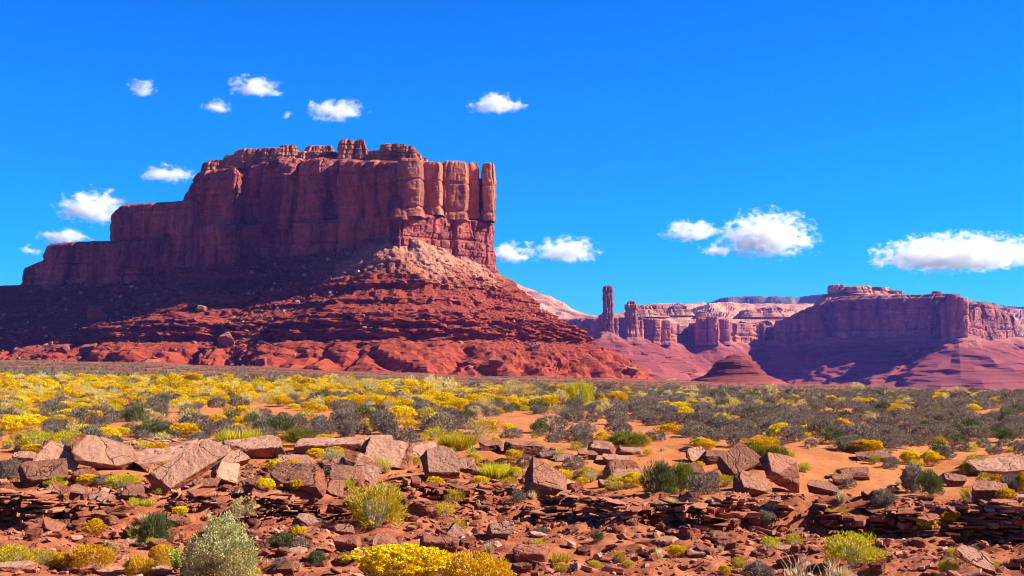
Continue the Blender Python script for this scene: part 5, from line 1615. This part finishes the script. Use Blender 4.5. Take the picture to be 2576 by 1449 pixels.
pb("grey", 2430, 2462, 1370, 1404, "small pale grey bush at the foot of the dark right ledge", 4)
pb("yellow", 2142, 2222, 1104, 1140, "wide yellow bush on sand below the purple mesa", 0)
pb("grey", 2100, 2180, 1092, 1132, "grey bush behind the wide yellow bush on sand", 1)
pb("ygreen", 2186, 2214, 1140, 1168, "small round yellow-green bush before the low brown ledge rock", 1)
pb("yellow", 2552, 2600, 1184, 1238, "yellow bush at the right edge above the dark ledge", 2)
pb("grey", 2516, 2568, 1186, 1238, "grey-green bush at the right edge below the wide pale slab", 5)
pb("ygreen", 2428, 2486, 1138, 1184, "yellowish bush left of the wide pale slab at right", 0)
pb("ygreen", 2000, 2044, 1160, 1188, "low yellow-green bush right of the leaning grey-brown boulder", 2)
pb("grass", 1955, 2000, 1126, 1160, "yellow grass clump at the right end of the large green bushes", 0)
pb("straw", 1916, 1962, 1258, 1290, "cream tuft on the ledge below the rounded boulder", 2)
pb("grey", 1900, 1950, 1280, 1318, "pale grey twiggy bush below the rounded boulder's ledge", 3)
pb("stalks", 1955, 2060, 1388, 1470, "tall dry bent stalks at the bottom edge, left clump", 0)
pb("stalks", 2040, 2140, 1396, 1470, "tall dry bent stalks at the bottom edge, right clump", 1)
pb("straw", 2100, 2150, 1420, 1466, "yellow-brown tuft below the large bright yellow-green bush", 0)
pb("pale", 600, 650, 1196, 1240, "dry round tuft right of the standing orange block", 1)

pb("pale", 832, 906, 942, 982, "broad straw-coloured bush standing on the plain's far edge below the butte's highest block", 0)
pb("pale", 900, 968, 946, 990, "yellowish feathery bush right of the broad straw-coloured bush on the far edge", 1)
pb("pale", 1250, 1336, 950, 1008, "tall feathery pale bush far out on the flat below the butte's right end", 2)
pb("ygreen", 1424, 1494, 952, 1026, "tallest yellow bush on the flat, tree-like, left of the needle", 1)
pb("yellow", 1444, 1474, 998, 1026, "ball-shaped yellow bush at the foot of the tree-like yellow bush", 1)
pb("yellow", 1494, 1526, 988, 1018, "ball-shaped yellow bush on the flat below the needle", 2)
pb("yellow", 1526, 1580, 986, 1018, "wide yellow bush on the flat between the needle and the stubby tower", 0)
pb("pale", 2135, 2185, 958, 990, "pale round bush on the far edge of the flat below the purple mesa's left cap", 3)
pb("yellow", 460, 510, 936, 966, "tall yellow bush on the far edge of the flat below the middle step's end", 0)
pb("pale", 2385, 2440, 968, 1004, "pale yellow bush on the far edge below the mesa's lit pillars", 0)

# --- the flat: shrubs by the hundred
rs = np.random.RandomState(21)
pts = []
d = 20.6
while d < 128:
    cell = 0.56 + 0.0040 * max(d - 24, 0)
    hw = 0.46 * d + 2
    for x in np.arange(-hw, hw, cell):
        pts.append((x + rs.uniform(-0.42, 0.42) * cell, d + rs.uniform(-0.42, 0.42) * cell))
    d += cell
pts = np.array(pts)
px = CX + FOC * pts[:, 0] / pts[:, 1]
D = pts[:, 1]
left = smoothstep(1480, 1080, px + 160 * fbm(pts[:, 0] / 9, D / 9, 0 * D, 2, 702))
dens = 0.44 + 0.46 * smoothstep(31, 50, D + 2.5 * fbm(pts[:, 0] / 4, D / 4, 0 * D, 2, 703))
dens = np.maximum(dens, 0.74 * left * smoothstep(25.0, 27, D))
clear = smoothstep(0.60, 0.70, vn(pts[:, 0] / 3.2 + 40, D / 5.5, 0 * D, 704)) * smoothstep(75, 45, D)
dens = dens * (1 - 0.92 * clear)
dens = dens * (0.10 + 0.90 * smoothstep(25.0, 27.5, D + 0.8 * fbm(pts[:, 0] / 2, D / 2, 0 * D, 2, 705)))
dens = dens * (1 - scree(pts[:, 0], D))
keep = rs.rand(len(D)) < dens
pts, px, D, left = pts[keep], px[keep], D[keep], left[keep]
zs = H(pts[:, 0], D)
clump = vn(pts[:, 0] / 5.0, D / 7.0, 0 * D, 706)
PA = np.array(PLACED)
cand = {}
TAKEN = []
for (x, y), p, z, l, cl in zip(pts, px, zs, left, clump):
    if y < 34 and np.any(np.hypot(PA[:, 0] - x, PA[:, 1] - y) < PA[:, 2] + 0.22):
        continue
    far = smoothstep(40, 58, np.array(y))
    py_ = (0.055 + 0.03 * far) * (1 - l) + l * (0.36 + 0.36 * far + 0.5 * (cl - 0.5))
    pp = 0.05 * (1 - l) + l * 0.11
    if y < 42: pp *= 0.6
    u = rs.rand()
    if u < py_:
        kind = "yellow" if rs.rand() < 0.70 else ("ygreen" if rs.rand() < 0.85 else "orange")
    elif u < py_ + pp:
        kind = "pale"
    else:
        kind = "grey" if rs.rand() < 0.9 else "dkgreen"
    s = {"grey": rs.uniform(0.5, 1.15), "dkgreen": rs.uniform(0.5, 1.0), "yellow": rs.uniform(0.42, 1.05), "ygreen": rs.uniform(0.4, 0.9), "orange": rs.uniform(0.4, 0.7), "pale": rs.uniform(0.55, 1.15)}[kind]
    s *= 0.74
    if y < 29: s *= 0.85
    s *= 1.0 - 0.18 * float(smoothstep(45, 80, np.array(y)))
    tall = 0.88
    if y < 75:      # bushes stand apart, with sand between them
        if TAKEN:
            T_ = np.array(TAKEN)
            if np.any(np.hypot(T_[:, 0] - x, T_[:, 1] - y) < (0.62 - 0.12 * l) * (T_[:, 2] + s)):
                continue
        TAKEN.append((x, y, s))
    if y > 70 and rs.rand() < 0.05: s *= 1.5; tall = 1.1
    cand.setdefault({"ygreen": "ygreen", "orange": "yellow", "dkgreen": "grey"}.get(kind, kind), []).append((y, x, z, s, kind, p, tall))
LIMIT = {"grey": 300, "yellow": 230, "ygreen": 70, "pale": 120}
FLATN = {"grey": "grey_shrub", "yellow": "rabbitbrush", "ygreen": "yellow_green_bush", "pale": "pale_bush"}
for kd, L in cand.items():
    L.sort()
    acc = MeshAcc()
    for j, (y, x, z, s, kind, p, tall) in enumerate(L):
        i = rs.randint(6)
        rz = rs.uniform(0, 6.28)
        sc_ = (s * rs.uniform(0.85, 1.2), s * rs.uniform(0.85, 1.2), s * tall * rs.uniform(0.8, 1.15))
        if j < LIMIT[kd]:
            o = add_obj(FLATN[kd], proto_joined(kind, i % 4, 1, NAMES[kind][0]), (x, y, z), rz, sc_)
            tag(o, None, NAMES[kind][1])
            AUTO.append((kd, o, p, y))
        else:
            c_, s_ = math.cos(rz), math.sin(rz)
            M = np.array([[c_, -s_, 0], [s_, c_, 0], [0, 0, 1]]) * np.array(sc_)[None, :]
            lod = 1 if y < 55 else 2
            br = rs.uniform(0.8, 1.2)
            for part, V, F, C in proto(kind, i % 4, lod):
                acc.add(V @ M.T + np.array([x, y, z]), F, Col=np.clip(C * br, 0, 0.95))
    if acc.n:
        o = acc.build({"grey": "grey_scrub", "yellow": "yellow_scrub", "ygreen": "green_scrub", "pale": "pale_scrub"}[kd], M_leaf)
        tag(o, {"grey": "dense grey scrub filling the far half of the flat", "yellow": "yellow flowering scrub merging together on the far left flat", "ygreen": "yellow-green scrub scattered through the far flat", "pale": "pale dry brush standing along the far edge of the flat"}[kd], None, None, 'stuff')
print("plants", {k: len(v) for k, v in cand.items()})

# --- small tufts on the sand and the bank
k_ = 0
while k_ < 210:
    p, row = rs.uniform(0, 2576), rs.uniform(1085, 1440)
    if row > 1240 and rs.rand() < 0.68: continue
    x, y, z = ground_at(p, row)
    if np.any(np.hypot(PA[:, 0] - x, PA[:, 1] - y) < PA[:, 2] + 0.05): continue
    kind = rs.choice(["straw", "yellow", "ygreen", "grass", "grey"], p=[0.27, 0.17, 0.28, 0.12, 0.16])
    s = rs.uniform(0.14, 0.34)
    o = add_obj("small_" + NAMES[kind][0], proto_joined(kind, rs.randint(3), 1, NAMES[kind][0]), (x, y, z), rs.uniform(0, 6.28), s)
    tag(o, None, NAMES[kind][1])
    AUTO.append(("tuft_" + kind, o, p, y))
    k_ += 1

# --- scrub dots on the far flat and on the butte's skirts
acc = MeshAcc()
n_ = 9000
Yf = 135 * (640 / 135) ** rs.rand(n_); Xf = Yf * rs.uniform(-0.46, 0.35, n_)
zf = H(Xf, Yf)
fardot = proto("grey", 0, 2)[0]
sub = rs.permutation(len(fardot[2]))[:60]
for x, y, z in zip(Xf, Yf, zf):
    s = rs.uniform(0.4, 0.9)
    q = fardot[1].reshape(-1, 4, 3)[sub[:26]] 
    ctr = q.mean(1, keepdims=True)
    q = (ctr + (q - ctr) * 2.6).reshape(-1, 3) * s
    c = np.array([(0.13, 0.11, 0.075), (0.09, 0.085, 0.05), (0.22, 0.18, 0.08), (0.15, 0.13, 0.10)])[rs.randint(4)]
    acc.add(q + np.array([x, y, z]), np.arange(len(q)).reshape(-1, 4), Col=np.tile(c, (len(q), 1)))
front_i = np.nonzero((TAL[:, 0, 1] < 800) & (TAL[:, 0, 0] < 120) & (TAL[:, 0, 0] > -420))[0]
for _ in range(1900):
    i = front_i[rs.randint(len(front_i))]; j = rs.randint(int(TAL.shape[1] * 0.05), TAL.shape[1] - 3)
    p = TAL[i, j]
    s = rs.uniform(0.35, 0.8)
    q = fardot[1].reshape(-1, 4, 3)[sub[:22]]
    ctr = q.mean(1, keepdims=True)
    q = (ctr + (q - ctr) * 2.8).reshape(-1, 3) * s
    c = np.array([(0.12, 0.13, 0.05), (0.16, 0.15, 0.06), (0.24, 0.22, 0.09)])[rs.randint(3)]
    acc.add(q + p, np.arange(len(q)).reshape(-1, 4), Col=np.tile(c, (len(q), 1)))
o = acc.build("distant_scrub", M_leaf)
tag(o, "tiny grey-green scrub dotting the butte's slope and the red plain before it", None, None, 'stuff')
# ------------------------------------------------------------------ clouds
def cloud_mat():
    b = NB("cloud_vapour")
    tc = b.n('ShaderNodeTexCoord')
    sp = b.n('ShaderNodeSeparateXYZ')
    b.l(tc.outputs['Object'], sp.inputs[0])
    # flat base, domed top
    zz = b.math('MULTIPLY', sp.outputs['Z'], 1.0)
    zneg = b.math('MULTIPLY', b.math('MINIMUM', zz, 0.0), 0.9)
    z2 = b.math('ADD', zz, zneg)
    cmb = b.n('ShaderNodeCombineXYZ')
    b.l(sp.outputs['X'], cmb.inputs[0]); b.l(sp.outputs['Y'], cmb.inputs[1]); b.l(z2, cmb.inputs[2])
    ln = b.n('ShaderNodeVectorMath', operation='LENGTH')
    b.l(cmb.outputs[0], ln.inputs[0])
    geo = b.n('ShaderNodeNewGeometry')
    mp = b.n('ShaderNodeMapping'); mp.inputs['Scale'].default_value = (0.0085, 0.0085, 0.0125)
    b.l(geo.outputs['Position'], mp.inputs[0])
    n1 = b.noise(mp.outputs[0], 1.0, 6, 0.62, 0.25)
    f = b.math('ADD', b.math('SUBTRACT', 0.62, b.math('MULTIPLY', ln.outputs['Value'], 0.92)), b.math('MULTIPLY', b.math('SUBTRACT', n1, 0.5), 2.7))
    mr = b.n('ShaderNodeMapRange')
    mr.inputs['From Min'].default_value = 0.0
    mr.inputs['From Max'].default_value = 0.80
    mr.inputs['To Min'].default_value = 0.0
    mr.inputs['To Max'].default_value = 0.024
    b.l(f, mr.inputs['Value'])
    pv = b.n('ShaderNodeVolumePrincipled')
    pv.inputs['Color'].default_value = (1.0, 1.0, 1.0, 1)
    pv.inputs['Absorption Color'].default_value = (1, 1, 1, 1)
    pv.inputs['Anisotropy'].default_value = 0.15
    b.l(mr.outputs[0], pv.inputs['Density'])
    b.l(pv.outputs[0], b.out.inputs['Volume'])
    return b.m
M_cloud = cloud_mat()
CV, CF = cube_grid(4)
CV = CV / np.linalg.norm(CV, axis=1)[:, None] * 1.04
cloud_me = mk("cloud", CV, CF, M_cloud, True, link=False)
CLOUDS = [(353, 227, 84, 54, "small ragged cloud highest at the left"), (549, 272, 80, 46, "small streaky cloud left of the largest cloud above the butte"),
          (643, 225, 140, 66, "oval white cloud highest above the butte's flat cap"), (845, 283, 160, 60, "flat white cloud above the butte's highest block"),
          (1250, 268, 145, 60, "lone cloud in the middle of the sky"), (418, 444, 140, 56, "wispy cloud touching the left corner of the butte's wall"),
          (232, 532, 190, 104, "tall white cloud half hidden behind the butte's middle step"), (158, 600, 140, 46, "low cloud just above the butte's lower left step"),
          (75, 632, 60, 36, "smallest low cloud at the left end of the butte"), (1280, 642, 130, 66, "cloud touching the butte's right end"),
          (1420, 638, 180, 76, "cloud right of the one touching the butte's right end"), (1738, 588, 150, 66, "flat cloud left of the tall heaped cloud"),
          (1930, 606, 250, 140, "tallest heaped cloud, over the small red cone hill"), (1800, 634, 90, 40, "thin shred below the left side of the heaped cloud"),
          (2410, 650, 420, 110, "widest cloud at the right edge above the purple mesa"), (725, 290, 30, 30, "tiny puff left of the cloud above the butte's highest block")]
for k_, (px_, py_, w_, h_, lab) in enumerate(CLOUDS):
    d_ = 10400 + 260 * k_ - (1770 if w_ == 30 else 0)
    o = add_obj("cloud", cloud_me, W(px_, py_, d_), 0.0, (w_ / FOC * d_ * 0.58, max(w_, 40) / FOC * d_ * 0.42, h_ / FOC * d_ * 0.66))
    tag(o, lab, "cloud", "fair-weather clouds")
cy.volume_step_rate = 0.6
# ------------------------------------------------------------------ labels of the many: by the landmark above them and their order from the viewer
MARKS = [(75, "the butte's far left end"), (190, "the butte's lowest step"), (300, "the lower step's right half"), (400, "the butte's middle step"), (480, "the middle step's right end"),
         (560, "the wall's left corner"), (640, "the flat cap's left half"), (745, "the flat cap's right half"), (840, "the dome-shaped cap rock"), (930, "the butte's highest block"), (1000, "the cap beside the nose"),
         (1060, "the butte's sunlit nose"), (1115, "the first lit pillar"), (1172, "the second lit pillar"), (1250, "the last two pillars"), (1340, "the butte's upper right slope"), (1430, "the butte's lower right slope"),
         (1500, "the butte's right foot"), (1560, "the tall rock needle"), (1640, "the stubby rock tower"), (1740, "the pink mesa wall's recess"), (1800, "the cone hill's left slope"), (1900, "the small cone hill"),
         (1980, "the cone hill's right slope"), (2060, "the purple mesa's left slope"), (2140, "the purple mesa's left cap"), (2220, "the purple mesa's right cap"), (2300, "the purple mesa's flat top"),
         (2380, "the purple mesa's small knob"), (2450, "the mesa's lit corner pillars"), (2530, "the lit wall right of them"), (9999, "the picture's right edge")]
ORD = "nearest,second nearest,third nearest,fourth nearest,fifth nearest,sixth nearest,seventh nearest,eighth nearest,ninth nearest,tenth nearest,eleventh nearest,twelfth nearest,thirteenth nearest,fourteenth nearest,fifteenth nearest,sixteenth nearest,seventeenth nearest,eighteenth nearest,nineteenth nearest,twentieth nearest,twenty-first nearest,twenty-second nearest,twenty-third nearest,twenty-fourth nearest,twenty-fifth nearest".split(",")
KIND = {"grey": ("grey twiggy shrub", "grey shrubs on the flat"), "yellow": ("yellow flowering shrub", "yellow shrubs on the flat"), "ygreen": ("yellow-green shrub", "yellow-green shrubs on the flat"), "pale": ("pale dry bush", "pale bushes on the flat"),
        "loose_rock": ("loose reddish rock", "loose rocks on the bank"), "tuft_straw": ("small cream tuft", "small cream tufts"), "tuft_yellow": ("tiny yellow tuft", "tiny yellow tufts"), "tuft_ygreen": ("tiny yellow-green tuft", "tiny yellow-green tufts"),
        "tuft_grass": ("small grass clump", "small grass clumps"), "tuft_grey": ("tiny grey tuft", "tiny grey tufts")}
buck = {}
for kd, o, p, y in AUTO:
    m = next(i for i, (lim, _) in enumerate(MARKS) if p < lim)
    buck.setdefault((kd, m), []).append((y, o))
for (kd, m), L in buck.items():
    L.sort(key=lambda t: t[0])
    for j, (y, o) in enumerate(L):
        o['label'] = "%s, %s of its kind below %s" % (KIND[kd][0], ORD[j] if j < len(ORD) else "far", MARKS[m][1])
        o['group'] = KIND[kd][1]
        if kd == "loose_rock": o['category'] = "rock"
# ------------------------------------------------------------------ haze in the air over the whole valley
hb = NB("valley_haze")
pv = hb.n('ShaderNodeVolumePrincipled')
pv.inputs['Color'].default_value = (0.14, 0.18, 1.0, 1)
pv.inputs['Absorption Color'].default_value = (1, 1, 1, 1)
pv.inputs['Density'].default_value = 0.6e-4
pv.inputs['Anisotropy'].default_value = 0.0
hb.l(pv.outputs[0], hb.out.inputs['Volume'])
hx, hy0, hy1, hz0, hz1 = 9000.0, -300.0, 9000.0, -70.0, 330.0
V = np.array([(x, y, z) for x in (-hx, hx) for y in (hy0, hy1) for z in (hz0, hz1)], float)
F = np.array([(0, 1, 3, 2), (4, 6, 7, 5), (0, 4, 5, 1), (2, 3, 7, 6), (0, 2, 6, 4), (1, 5, 7, 3)])
hz_ = mk("haze", V, F, hb.m)
tag(hz_, "thin blue air haze that fades the far mesas", None, None, 'stuff')
